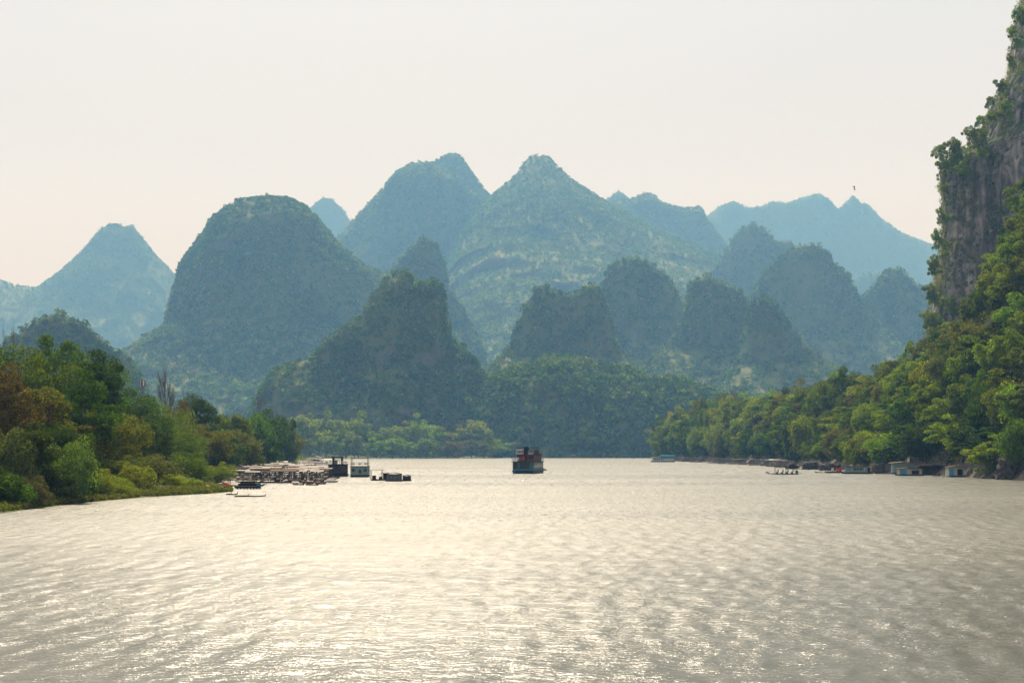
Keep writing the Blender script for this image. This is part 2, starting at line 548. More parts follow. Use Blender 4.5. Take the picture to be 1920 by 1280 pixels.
# ------------------------------------------------------------------ river and ground
def fan_water():
    rng = np.random.default_rng(5)
    nr, nc = 1500, 760
    d = 16.0 * (1750.0 / 16.0) ** (np.arange(nr) / (nr - 1))
    a = np.tan(np.linspace(-R(29), R(29), nc))
    X = d[:, None] * a[None, :]
    Y = np.repeat(d[:, None], nc, 1)
    Z = np.zeros_like(X)
    dy = np.gradient(d)[:, None]
    gust = 0.55 + 0.75 * np.clip(fbm(np.stack([X * 0.006, Y * 0.016, X * 0], -1), 3, 3) * 1.6 + 0.35, 0, 1)
    wob = 0.0
    for k in range(40):
        lam = 0.7 * (4.5 / 0.7) ** rng.random()
        th = R(rng.uniform(-180, 0))          # wind ripples running towards the camera
        kx, ky = 2 * math.pi / lam * math.cos(th), 2 * math.pi / lam * math.sin(th)
        amp = 0.0030 * lam / (1 + (lam / 2.0) ** 2)
        fade = np.clip((lam / (3.0 * dy)) - 0.33, 0, 1)
        if fade.max() <= 0: continue
        ph = rng.random() * 6.283
        wob = 1.6 * vnoise(np.stack([X / (lam * 5), Y / (lam * 5), X * 0 + k * 7.3], -1), k) if k % 4 == 0 else wob
        Z += amp * fade * np.sin(kx * X + ky * Y + ph + wob)
    Z *= gust
    v = np.stack([X, Y, Z], -1).reshape(-1, 3)
    i = (np.arange(nr - 1)[:, None] * nc + np.arange(nc - 1)[None, :]).ravel()
    f = np.stack([i, i + 1, i + nc + 1, i + nc], -1)
    o = link("river", mesh_np("river", v, f, M['water'], smooth=True))
    tag(o, "wide rippled river glittering in the sun", "river", kind="structure")
fan_water()

def sheet(name, pts, z, mat, label, cat):
    me = bpy.data.meshes.new(name)
    me.from_pydata([(x, y, z) for x, y in pts], [], [tuple(range(len(pts)))])
    me.materials.append(mat)
    o = link(name, me)
    return tag(o, label, cat, kind="structure")
sheet("water", [(-9500, -150), (9500, -150), (9500, 9000), (-9500, 9000)], -0.6, M['water'], "calm outer water of the river beyond the rippled reach", "river")

def strip(name, shore, us, hfun, mat, label, side):
    """Bank terrain: rows follow the shoreline, columns run inland."""
    shore = np.array(shore, dtype=float)
    L = np.concatenate([[0], np.cumsum(np.hypot(*np.diff(shore, axis=0).T))])
    t = np.arange(0, L[-1], 4.0)
    sx, sy = np.interp(t, L, shore[:, 0]), np.interp(t, L, shore[:, 1])
    us = np.array(us)
    X = sx[:, None] + side * us[None, :]
    Y = np.repeat(sy[:, None], len(us), 1)
    Z = hfun(np.repeat(us[None, :], len(t), 0), Y)
    p = np.stack([X, Y, Z], -1)
    n = fbm(p * 0.12, 11, 4)
    amp = np.clip(us / 10.0, 0.12, 1.0)[None, :] * 1.0
    p[..., 2] += n * amp
    nc = len(us)
    i = (np.arange(len(t) - 1)[:, None] * nc + np.arange(nc - 1)[None, :]).ravel()
    f = np.stack([i, i + 1, i + nc + 1, i + nc], -1)
    if side < 0: f = f[:, ::-1]
    o = link(name, mesh_np(name, p.reshape(-1, 3), f, mat, smooth=True))
    tag(o, label, "bank", kind="structure")
    return p

LSH = [(-62, 50), (-52, 95), (-46.5, 128), (-47.2, 151), (-45.5, 175), (-40.5, 190), (-39.2, 200), (-43, 216), (-52, 235), (-58, 282), (-68, 366), (-89, 543), (-122, 815), (-155, 1150), (-160, 1330), (-150, 1400)]
def lshore(y): return np.interp(y, [p[1] for p in LSH], [p[0] for p in LSH])
def lheight(u, Y):
    return np.interp(u, [-6, -1, 0, 2, 6, 12, 20, 60, 400], [-1.2, -0.25, 0.05, 0.35, 0.7, 2.0, 3.0, 5.0, 9.0])
strip("left_bank", LSH, [-6, -3, -1, 0, 1, 2, 3, 4, 5, 6, 8, 10, 12, 15, 18, 22, 28, 36, 50, 80, 140, 260, 400], lheight, M['leftbank'], "grassy left bank of the river below the trees", -1)
def lground(x, y): return float(lheight(np.array(max(lshore(y) - x, 0.0)), y))

RSH = [(92, 150), (97, 230), (102, 300), (103, 340), (99, 400), (103, 430), (110, 520), (117, 611), (119, 700), (113, 800), (110, 863), (104, 950), (101, 1010), (106, 1045), (130, 1075), (220, 1110), (420, 1150)]
def rshore(y): return np.interp(y, [p[1] for p in RSH[:-3]], [p[0] for p in RSH[:-3]])
RU = np.array([0, 3, 15, 27, 40, 50, 58, 75, 120, 260.0])
RY = np.array([300, 400, 450, 500, 530, 560, 650, 860, 1000, 1060, 1120.0])
RT = np.array([[0, 2.7, 20, 34, 56, 72, 88, 110, 150, 190], [0, 2.7, 17, 29, 52, 68, 85, 108, 150, 190], [0, 2.7, 16, 26, 37, 60, 80, 100, 140, 180], [0, 2.7, 14, 25, 35, 39, 44, 60, 100, 150],
               [0, 2.7, 14, 25, 33, 36, 40, 50, 80, 120], [0, 2.7, 14, 22, 25, 27, 30, 38, 60, 80], [0, 2.7, 14, 17, 18, 19, 20, 25, 40, 50], [0, 2.7, 16, 18, 18, 19, 20, 22, 30, 34],
               [0, 2.7, 13, 14, 13, 12, 12, 12, 15, 15], [0, 2.0, 6, 7, 7, 7, 7, 7, 8, 8], [0, 1.0, 3, 4, 4, 4, 4, 4, 4, 4]], dtype=float)
def rheight(u, Y):
    u, Y = np.broadcast_arrays(np.asarray(u, float), np.asarray(Y, float))
    cols = np.stack([np.interp(Y, RY, RT[:, k]) for k in range(len(RU))], -1)
    k = np.clip(np.searchsorted(RU, u, side='right') - 1, 0, len(RU) - 2)
    a = np.take_along_axis(cols, k[..., None], -1)[..., 0]; b = np.take_along_axis(cols, k[..., None] + 1, -1)[..., 0]
    t = np.clip((u - RU[k]) / (RU[k + 1] - RU[k]), 0, 1)
    return np.where(u < 0, u * 0.4 - 0.1, a + (b - a) * t)
strip("right_bank", RSH, [-6, -3, -1, 0, 1, 2, 3, 4, 6, 8, 10, 13, 16, 20, 25, 30, 36, 42, 50, 60, 75, 95, 130, 180, 260], rheight, M['rightbank'], "steep wooded right bank with rock at the waterline", 1)
def rground(x, y): return float(rheight(np.array(x - rshore(y)), y))

def far_plain():
    xs = np.concatenate([np.linspace(-9000, -800, 20), np.linspace(-760, 760, 200), np.linspace(800, 9000, 20)])
    ys = np.array([0, 2, 5, 10, 20, 40, 80, 200, 600, 1500, 3000, 7400.0])
    edge = 1408 + 12 * np.sin(xs * 0.013) + 6 * np.sin(xs * 0.051 + 1)
    X = np.repeat(xs[:, None], len(ys), 1)
    Y = edge[:, None] + ys[None, :]
    Z = np.interp(ys, [0, 2, 10, 40, 200, 7400], [-0.4, 0.4, 1.6, 3.0, 5.0, 8.0])[None, :] + fbm(np.stack([X * 0.03, Y * 0.03, X * 0], -1), 4) * 0.6
    nc = len(ys)
    i = (np.arange(len(xs) - 1)[:, None] * nc + np.arange(nc - 1)[None, :]).ravel()
    f = np.stack([i, i + nc, i + nc + 1, i + 1], -1)
    tag(link("far_bank", mesh_np("far_bank", np.stack([X, Y, Z], -1).reshape(-1, 3), f, M['plain'], smooth=True)), "low far bank closing the river", "bank", kind="structure")
far_plain()

# ------------------------------------------------------------------ leaf cards
def unit(v): return v / np.maximum(np.linalg.norm(v, axis=-1, keepdims=True), 1e-9)

def cards(c, nrm, size, rng, aspect=0.6, droop=None):
    """Pointed four-cornered leaf sprays at centres c, facing nrm."""
    n = len(c)
    rnd = unit(rng.normal(size=(n, 3)))
    a = unit(np.cross(nrm, rnd))
    if droop is not None:
        a = unit(a * (1 - droop) + np.array([0, 0, -1.0]) * droop)
    b = unit(np.cross(nrm, a))
    s = (np.asarray(size) * np.ones(n))[:, None]
    v = np.stack([c - a * s * 0.5, c - b * s * aspect * 0.5 + a * s * 0.08, c + a * s * 0.5, c + b * s * aspect * 0.5 + a * s * 0.08], 1)
    f = np.arange(n * 4).reshape(n, 4)
    return v.reshape(-1, 3), f

# ------------------------------------------------------------------ karst hills
FOREST_COLS = np.array([(0.060, 0.105, 0.032), (0.085, 0.135, 0.040), (0.115, 0.160, 0.048), (0.060, 0.098, 0.034), (0.140, 0.165, 0.064), (0.108, 0.128, 0.056), (0.135, 0.130, 0.068)])

def karst(outline, D, depth, label, prof=None, q=0.75, seed=0, spacing=9.0, crown=4.6, ncard=22, treedens=1.0, rough=1.0, apron=True):
    """One hill. outline: ridge line in photo pixels read at distance D; depth: how far its foot reaches towards us (m)."""
    D0 = D
    D = D if D < 1560 else 1560.0 * (D / 1560.0) ** 1.42 if D < 3400 else 4710.0 + (D - 3400) * 0.72       # the ranges stand well behind one another
    depth, spacing, crown, ncard = depth * D / D0, 0.76 * spacing * (D / D0) ** 0.8, 0.75 * crown * (D / D0) ** 0.8, max(8, int(ncard * 0.7))
    rng = np.random.default_rng(seed + 100)
    ox = np.array([(x - 960) / F * D for x, y in outline])
    oz = np.array([CH + (HY - y) / F * D for x, y in outline])
    oz[0] = oz[-1] = -1.0
    H = oz.max()
    step = max(2.6, D / 800.0)
    xs = np.arange(ox[0], ox[-1], step)
    top = np.interp(xs, ox, oz)
    ker = np.hanning(5); ker /= ker.sum()
    if D0 < 3000: top = 0.35 * top + 0.65 * np.convolve(np.pad(top, 2, mode='edge'), ker, 'valid')
    if prof is None:
        prof = [(0, 1), (0.06, 0.985), (0.16, 0.93), (0.30, 0.78), (0.42, 0.58), (0.56, 0.36), (0.75, 0.15), (1, 0)]
    pu, ps = np.array([p[0] for p in prof]), np.array([p[1] for p in prof])
    nt_ = int(np.clip((depth * 0.6 + H) / step, 30, 150))
    # rows evenly spaced along the profile's arc
    uu = np.linspace(0, 1, 400)
    zz = np.interp(uu, pu, ps)
    arc = np.concatenate([[0], np.cumsum(np.hypot(np.diff(uu) * depth, np.diff(zz) * H))])
    us = np.interp(np.linspace(0, arc[-1], nt_), arc, uu)
    t = np.concatenate([-us[::-1][:-1], us[1:][: nt_ // 1] * 1.0])      # front (-) to back (+)
    t = np.concatenate([-us[::-1], us[1::2]])
    u0 = np.interp(np.clip(top / H, 0, 1), ps[::-1], pu[::-1])          # how far down its own flank each column of the ridge line lies
    ue = np.sqrt(u0[:, None] ** 2 + t[None, :] ** 2)
    X = np.repeat(xs[:, None], len(t), 1)
    Y = np.repeat(D + t[None, :] * depth, len(xs), 0)
    Z = H * np.interp(ue, pu, ps) - 1.0
    # weather it
    p = np.stack([X, Y, Z], -1)
    sc = H / 300.0
    big = np.stack([fbm(p / (95 * sc) + k * 31.7, seed + k, 4) for k in range(3)], -1)
    gull = np.abs(fbm(np.stack([X / (42 * sc), Y / (42 * sc), Z / (150 * sc)], -1), seed + 9, 3))
    wt = np.clip(np.abs(t), 0.03, 1.0)[None, :] ** 0.6
    lowfade = np.clip((Z + 1) / 25.0, 0, 1)
    p[..., 0] += big[..., 0] * 14 * sc * rough * lowfade * wt
    p[..., 1] += (big[..., 1] * 34 - (gull - 0.2) * 46) * sc * rough * wt * lowfade * -np.sign(t + 1e-9)[None, :] * -1
    p[..., 2] += big[..., 2] * 9 * sc * rough * lowfade * (0.25 + wt)
    nc = len(t)
    i = (np.arange(len(xs) - 1)[:, None] * nc + np.arange(nc - 1)[None, :]).ravel()
    f = np.stack([i, i + nc, i + nc + 1, i + 1], -1)
    V = p.reshape(-1, 3)
    o = link("karst_hill", mesh_np("karst_hill", V, f, M['hill'], col=np.repeat(np.clip(V[:, 2:3] / H, 0, 1), 3, 1), smooth=True))
    tag(o, label, "hill", group="karst hills beyond the river", kind="structure")
    # woods on the hill, seen as one mass
    A, B, C_, E = V[f[:, 0]], V[f[:, 1]], V[f[:, 2]], V[f[:, 3]]
    nn = np.cross(C_ - A, E - B)
    ar = np.linalg.norm(nn, axis=1) * 0.5
    nn = unit(nn)
    nn = np.where(nn[:, 2:3] < 0, -nn, nn)
    cen = (A + B + C_ + E) / 4
    view = unit(np.array([0, 0, CH]) - cen)
    vis = (nn * view).sum(1)
    dens = fbm(cen / (70 * sc), seed + 40, 4)
    keep = np.where(vis > -0.12, 1.0, 0.0) * np.clip(0.82 + dens * 1.4, 0.42, 1.0) * treedens
    gentle = np.interp(nn[:, 2], [0.10, 0.25, 0.6, 0.82, 0.95], [0.6, 1.0, 1.0, 0.55, 0.42])
    keep *= np.where(cen[:, 2] / H > 0.6, np.maximum(gentle, 0.9), gentle) if apron else np.interp(nn[:, 2], [0.1, 0.25], [0.6, 1.0])
    cnt = rng.poisson(ar / (spacing * spacing) * keep)
    idx = np.repeat(np.arange(len(f)), cnt)
    if len(idx) == 0: return o
    r1, r2 = rng.random((2, len(idx)))[:, :, None]
    pos = (A[idx] * (1 - r1) + B[idx] * r1) * (1 - r2) + (E[idx] * (1 - r1) + C_[idx] * r1) * r2
    n = len(pos)
    rad = crown * rng.uniform(0.55, 1.35, n) * (1.0 + 0.35 * (rng.random(n) < 0.08))
    patch = fbm(pos / (55 * sc), seed + 60, 3)
    ci = np.clip((patch * 3.4 + 2.0 + rng.normal(size=n) * 0.6), 0, 6).astype(int)
    tint = FOREST_COLS[ci] * rng.uniform(0.86, 1.14, (n, 1))
    dirs = unit(rng.normal(size=(n, ncard, 3)) + np.array([0, 0, 0.55]))
    rr = rad[:, None, None] * rng.uniform(0.72, 1.08, (n, ncard, 1))
    c = pos[:, None, :] + np.array([0, 0, 1.0]) * rad[:, None, None] * 0.75 + dirs * rr * np.array([1, 1, 0.92])
    nr = unit(dirs + rng.normal(size=dirs.shape) * 0.45)
    v, ff = cards(c.reshape(-1, 3), nr.reshape(-1, 3), np.repeat(rad * (3.2 / math.sqrt(ncard)) * 1.05, ncard) * rng.uniform(0.7, 1.3, n * ncard), rng, 0.85)
    w = link("hillside_forest", mesh_np("hillside_forest", v, ff, M['forest'], col=np.repeat(tint, ncard * 4, 0)))
    tag(w, "woods and scrub covering the " + label, "forest", kind="stuff")
    return o

CL = [(0, 1), (0.04, 0.99), (0.075, 0.94), (0.10, 0.84), (0.125, 0.70), (0.148, 0.58), (0.30, 0.44), (0.62, 0.19), (1, 0)]       # cliff above a long lit apron
ST = [(0, 1), (0.08, 0.985), (0.18, 0.92), (0.30, 0.75), (0.44, 0.48), (0.62, 0.22), (0.8, 0.08), (1, 0)]                                       # steep all the way down
SL = [(0, 1), (0.04, 0.97), (0.12, 0.86), (0.28, 0.66), (0.50, 0.42), (0.75, 0.18), (1, 0)]                                        # long slope

karst([(-620, 848), (-420, 700), (-250, 560), (-100, 500), (0, 525), (40, 538), (80, 540), (130, 505), (165, 465), (190, 430), (207, 419), (222, 418), (232, 425), (250, 424), (262, 440), (285, 475), (315, 505), (335, 535), (360, 570), (420, 640), (520, 760), (580, 848)],
      4700, 900, "hazy pointed peak with two summit knobs at the far left", SL, seed=1, spacing=11, crown=4.6, ncard=10)
karst([(60, 848), (130, 760), (200, 700), (255, 660), (300, 630), (330, 590), (343, 535), (355, 490), (370, 465), (400, 422), (430, 393), (470, 375), (500, 372), (545, 376), (575, 395), (590, 410), (610, 435), (640, 470), (690, 508), (720, 514), (760, 522), (800, 560), (860, 640), (950, 760), (1000, 848)],
      2350, 680, "broad round-topped dome hill left of centre", [(0, 1), (0.08, 0.975), (0.17, 0.89), (0.25, 0.70), (0.31, 0.48), (0.50, 0.27), (0.75, 0.11), (1, 0)], apron=False, seed=2, spacing=7, crown=4.8, ncard=26)
karst([(430, 848), (480, 600), (560, 425), (585, 387), (605, 370), (620, 372), (640, 390), (655, 412), (690, 470), (760, 600), (800, 848)],
      6300, 800, "small pale peak in the gap between dome and high twin summit", SL, seed=3, spacing=14, crown=5, ncard=8)
karst([(420, 848), (480, 700), (560, 560), (600, 490), (635, 448), (680, 402), (720, 355), (745, 325), (770, 314), (790, 309), (810, 310), (850, 335), (890, 365), (930, 392), (955, 420), (985, 470), (1030, 540), (1100, 640), (1200, 800), (1220, 848)],
      3350, 620, "high dark rounded peak behind the dome hill", ST, seed=4, spacing=8, crown=4.4, ncard=14)
karst([(600, 848), (650, 600), (760, 380), (800, 318), (820, 300), (848, 289), (865, 296), (880, 320), (905, 355), (920, 372), (960, 425), (1100, 620), (1200, 848)],
      3900, 600, "summit rising just behind the high dark rounded peak", ST, seed=5, spacing=9, crown=4.6, ncard=12)
karst([(640, 848), (720, 760), (800, 600), (880, 425), (925, 370), (960, 340), (985, 307), (1000, 295), (1020, 293), (1035, 310), (1060, 335), (1090, 355), (1110, 370), (1140, 390), (1180, 410), (1230, 440), (1290, 470), (1360, 500), (1450, 540), (1560, 600), (1700, 700), (1800, 848)],
      3350, 1450, "tall pyramid peak at the centre with a long right-hand slope", SL, apron=False, treedens=0.95, seed=6, spacing=8.5, crown=4.4, ncard=14)
karst([(960, 848), (1050, 600), (1120, 405), (1150, 380), (1190, 373), (1205, 364), (1225, 368), (1240, 382), (1265, 389), (1290, 391), (1310, 388), (1320, 405), (1335, 425), (1355, 455), (1380, 490), (1440, 580), (1500, 700), (1560, 848)],
      4300, 520, "knobbly ridge to the right of the pyramid peak", ST, seed=7, spacing=9.5, crown=4.6, ncard=12)
karst([(960, 848), (1040, 600), (1100, 425), (1135, 378), (1160, 357), (1180, 372), (1220, 425), (1300, 600), (1380, 848)],
      5600, 600, "little pale tip showing above the knobbly ridge", SL, seed=8, spacing=13, crown=5, ncard=8)
karst([(1080, 848), (1150, 700), (1250, 520), (1325, 407), (1350, 387), (1375, 377), (1400, 390), (1430, 387), (1450, 377), (1475, 380), (1500, 371), (1535, 361), (1555, 375), (1572, 393), (1585, 380), (1598, 367), (1612, 381), (1625, 382), (1650, 410), (1690, 440), (1740, 457), (1850, 480), (2000, 520), (2300, 700), (2400, 848)],
      6700, 1000, "long palest blue range of several peaks on the right", SL, seed=9, spacing=13, crown=4.8, ncard=8, rough=0.6)
karst([(1180, 848), (1250, 650), (1320, 545), (1355, 482), (1370, 450), (1385, 432), (1410, 419), (1435, 430), (1450, 448), (1490, 458), (1540, 500), (1600, 600), (1660, 848)],
      2950, 420, "round knob hill standing before the palest range", CL, seed=10, spacing=8, crown=5.4, ncard=18)
karst([(1270, 848), (1330, 660), (1400, 562), (1430, 515), (1460, 485), (1485, 465), (1500, 459), (1530, 460), (1550, 468), (1558, 490), (1585, 510), (1600, 535), (1605, 555), (1640, 600), (1720, 700), (1800, 848)],
      2450, 420, "dark flat-topped hill with stepped right shoulder", CL, seed=11, spacing=7, crown=4.8, ncard=24)
karst([(1500, 848), (1540, 640), (1590, 540), (1620, 515), (1650, 510), (1690, 530), (1800, 700), (1850, 848)],
      4600, 500, "faint low hill between flat-topped hill and cliff", SL, seed=12, spacing=11, crown=5, ncard=10)
karst([(1380, 848), (1440, 700), (1550, 605), (1600, 572), (1630, 547), (1650, 522), (1670, 505), (1690, 508), (1710, 530), (1740, 545), (1800, 590), (1900, 700), (2000, 848)],
      2500, 480, "bushy rounded hill beside the cliff edge", CL, q=0.5, seed=13, spacing=7, crown=4.8, ncard=24)
karst([(960, 848), (1050, 715), (1105, 615), (1126, 540), (1140, 505), (1165, 488), (1190, 484), (1220, 495), (1250, 520), (1270, 545), (1282, 575), (1310, 630), (1400, 730), (1480, 848)],
      2180, 380, "smooth dark dome hill right of the twin-topped tower", CL, seed=14, spacing=6.6, crown=4.4, ncard=24)
karst([(1120, 848), (1190, 710), (1260, 632), (1284, 595), (1294, 540), (1310, 522), (1325, 516), (1345, 527), (1365, 537), (1390, 545), (1400, 562), (1412, 610), (1470, 670), (1560, 745), (1640, 848)],
      2060, 400, "steep two-stepped tower hill in the middle of the right valley", CL, q=0.55, seed=15, spacing=6.4, crown=4.2, ncard=26)
karst([(1240, 848), (1320, 750), (1375, 692), (1398, 640), (1402, 585), (1415, 562), (1430, 555), (1450, 565), (1470, 592), (1492, 622), (1535, 665), (1600, 725), (1700, 848)],
      1930, 330, "narrow leaning spire hill in the right valley", CL, q=0.55, seed=16, spacing=6.1, crown=4.0, ncard=26)
karst([(780, 848), (850, 755), (920, 695), (958, 645), (984, 575), (1004, 545), (1020, 534), (1040, 546), (1060, 554), (1085, 549), (1110, 534), (1125, 545), (1140, 582), (1156, 645), (1190, 690), (1260, 740), (1350, 795), (1450, 848)],
      1840, 330, "twin-topped tower hill behind the cruise boat", CL, q=0.5, seed=17, spacing=6, crown=4.0, ncard=28)
karst([(560, 848), (640, 640), (720, 512), (750, 490), (775, 462), (795, 447), (815, 455), (830, 480), (838, 520), (842, 545), (862, 565), (900, 640), (950, 848)],
      2420, 320, "small thumb-shaped hill behind the tallest front tower", CL, seed=18, spacing=6.8, crown=4.6, ncard=24)
karst([(430, 848), (466, 800), (490, 738), (520, 690), (545, 677), (590, 672), (608, 640), (650, 610), (680, 592), (695, 555), (720, 525), (745, 512), (765, 513), (775, 530), (800, 536), (820, 530), (833, 545), (837, 605), (846, 640), (880, 660), (900, 690), (925, 740), (950, 800), (972, 848)],
      1560, 125, "tall dark front tower hill with notched summit", [(0, 1), (0.12, 0.985), (0.24, 0.92), (0.36, 0.70), (0.46, 0.50), (0.75, 0.24), (1, 0)], apron=False, treedens=1.25, seed=19, spacing=5.5, crown=3.8, ncard=34)
karst([(800, 848), (870, 765), (920, 712), (960, 694), (1000, 688), (1030, 672), (1080, 676), (1120, 690), (1180, 694), (1215, 714), (1260, 712), (1330, 736), (1400, 750), (1450, 765), (1520, 800), (1600, 848)],
      1559, 148, "low dark wooded foothill along the far shore", [(0, 1), (0.3, 0.90), (0.58, 0.70), (0.80, 0.40), (0.95, 0.08), (1, 0)], q=0.35, apron=False, treedens=1.5, seed=20, spacing=6.2, crown=4.6, ncard=36)
karst([(-120, 848), (-20, 665), (35, 627), (60, 605), (95, 590), (115, 587), (130, 600), (150, 605), (170, 615), (190, 635), (215, 655), (240, 670), (255, 690), (268, 720), (300, 780), (330, 848)],
      1450, 100, "small bush-topped hill rising behind the left trees", ST, seed=21, spacing=4.8, crown=3.2, ncard=40)

# ------------------------------------------------------------------ limestone cliff on the right
def cliff():
    D = 610.0
    ed = [(1700, 700), (1722, 640), (1730, 600), (1736, 560), (1745, 500), (1756, 440), (1762, 400), (1760, 350), (1754, 305), (1762, 285), (1790, 268), (1812, 255), (1835, 215), (1850, 175), (1868, 140), (1885, 118), (1893, 70), (1900, 20), (1912, -40), (1935, -110), (1985, -180), (2080, -240)]
    zs = np.array([CH + (HY - y) / F * D for x, y in ed]); xl = np.array([(x - 972) / F * D for x, y in ed])
    z = np.concatenate([[-5], np.arange(10, zs[-1], 1.1)])
    left = np.interp(z, zs, xl)
    right = np.interp(z, [0, 150, 200, 235, 250], [430, 400, 370, 335, 300])
    th = np.linspace(0, 2 * math.pi, 860, endpoint=False)
    # more columns on the side that faces the river
    th = th - 0.55 * np.sin(th - math.radians(225))
    cx, a = (left + right) / 2, np.maximum((right - left) / 2, 3)
    b = np.minimum(a * 0.6, 62)
    c, s = np.cos(th), np.sin(th)
    ex = 0.62
    X = cx[:, None] + a[:, None] * np.sign(c) * np.abs(c) ** ex
    Y = 655 + b[:, None] * np.sign(s) * np.abs(s) ** ex
    Z = np.repeat(z[:, None], len(th), 1)
    X = X + 0.34 * np.clip(Y - 600, 0, None)      # the river face runs back to the right
    p = np.stack([X, Y, Z], -1)
    nx, ny = c, s
    fl = fbm(np.stack([X / 9, Y / 9, Z / 60], -1), 70, 4)           # flutes
    bl = fbm(p / 22, 71, 4)
    led = fbm(np.stack([X / 30, Y / 30, Z / 7], -1), 72, 3)
    disp = fl * 3.4 + bl * 5.0 + led * 1.6 - np.abs(fbm(np.stack([X / 4, Y / 4, Z / 22], -1), 73, 3)) * 3.4 + fbm(np.stack([X / 1.7, Y / 1.7, Z / 5], -1), 74, 3) * 1.3 - np.clip(np.abs(fbm(np.stack([X / 14, Y / 14, Z / 5.5], -1), 75, 3)) * -6 + 0.8, 0, 1) * 1.5
    disp *= np.where(c < -0.75, 0.45, 1.0)[None, :]
    p[..., 0] += nx[None, :] * disp
    p[..., 1] += ny[None, :] * disp
    p[..., 2] += bl * 1.2
    nc = len(th)
    r_, k_ = np.meshgrid(np.arange(len(z) - 1), np.arange(nc), indexing='ij')
    i = (r_ * nc + k_).ravel(); j = (r_ * nc + (k_ + 1) % nc).ravel()
    f = np.stack([i, j, j + nc, i + nc], -1)
    V = p.reshape(-1, 3)
    tag(link("limestone_cliff", mesh_np("limestone_cliff", V, f, M['cliff'], smooth=True)), "sheer dark limestone cliff streaked grey at the right edge", "cliff", kind="structure")
    return p, z, th
CLP, CLZ, CLT = cliff()

# ------------------------------------------------------------------ trees
def make_tree(seed, H, Rr, lo, style, nleaf, leaf, ncl=38):
    """Meshes of one tree: trunk with limbs, and its crown of leaf sprays in separate boughs with gaps between them."""
    rng = np.random.default_rng(seed)
    rnd = random.Random(seed)
    tb = MB()
    top = H * 0.86
    trunk = [(0, 0, -0.8)]
    dx, dy = rnd.uniform(-.06, .06) * H, rnd.uniform(-.06, .06) * H
    for k in range(1, 7):
        q = k / 6
        trunk.append((dx * q * q + rnd.uniform(-.012, .012) * H, dy * q * q + rnd.uniform(-.012, .012) * H, top * q))
    r0 = max(0.10, H * 0.017)
    if style != 'bush':
        tb.tube(trunk, r0, r0 * 0.15, 7)
    cl = []
    zc, hz = H * (lo + 1) / 2, H * (1 - lo) / 2
    tries = 0
    while len(cl) < ncl and tries < 4000:
        tries += 1
        d = unit(rng.normal(size=3))
        rr = rng.uniform(0.45, 0.95) ** 0.7
        x, y, z = d * rr
        if style == 'umbrella' and z < -0.1: z = -0.1 - 0.3 * rng.random()
        if style == 'tall':
            w = 1.0 - 0.45 * max(z, 0)
        elif style == 'bush':
            w = 1.0
        else:
            w = 1.0 - 0.12 * z
        c = np.array([x * Rr * w, y * Rr * w, zc + z * hz])
        c += rng.normal(size=3) * Rr * 0.13
        if all(np.linalg.norm((c - o) * np.array([1, 1, 1.25])) > Rr * 0.27 for o in cl):
            cl.append(c)
    cl = np.array(cl)
    for c in cl[:: (2 if style != 'bush' else 1)]:
        q = rnd.uniform(0.25, 0.75) if style != 'bush' else 0.02
        zb = min(top * q, max(c[2] - 0.1 * H, 0.05 * H))
        b = (dx * (zb / top) ** 2, dy * (zb / top) ** 2, zb)
        mid = (b[0] * .45 + c[0] * .55, b[1] * .45 + c[1] * .55, b[2] * .6 + c[2] * .4 + 0.02 * H)
        tb.tube([b, mid, tuple(c)], r0 * (0.42 if style != 'bush' else 0.25), r0 * 0.08, 5)
    per = nleaf // len(cl)
    cr = Rr * rng.uniform(0.18, 0.44, len(cl))
    dirs = unit(rng.normal(size=(len(cl), per, 3)) + np.array([0, 0, 0.25]))
    rad = rng.random((len(cl), per, 1)) ** 0.28
    flat = {'umbrella': 0.45, 'round': 0.72, 'tall': 0.8, 'bush': 0.85, 'weep': 0.9}[style]
    pos = cl[:, None, :] + dirs * rad * cr[:, None, None] * np.array([1, 1, flat])
    if style == 'weep':
        out = unit(pos - np.array([0, 0, H * 0.5])) * np.array([1, 1, 0])
        dr = rng.random((len(cl), per, 1)) ** 1.5
        pos = pos + out * dr * 0.12 * Rr - np.array([0, 0, 1.0]) * dr * dr * 0.16 * H
    pos = pos.reshape(-1, 3)
    pos[:, 2] = np.maximum(pos[:, 2], 0.1)
    nr = unit(dirs.reshape(-1, 3) * 0.7 + rng.normal(size=pos.shape) * 0.6 + np.array([0, 0, 0.35]))
    sz = leaf * rng.uniform(0.55, 1.35, len(pos))
    v, f = cards(pos, nr, sz, rng, 0.55 if style != 'weep' else 0.28, 0.6 if style == 'weep' else None)
    crown = mesh_np("crown", v, f, M['leaf'])
    me = bpy.data.meshes.new("trunk")
    me.from_pydata(tb.v, [], tb.f)
    me.materials.append(M['bark'])
    return me, crown, H, Rr

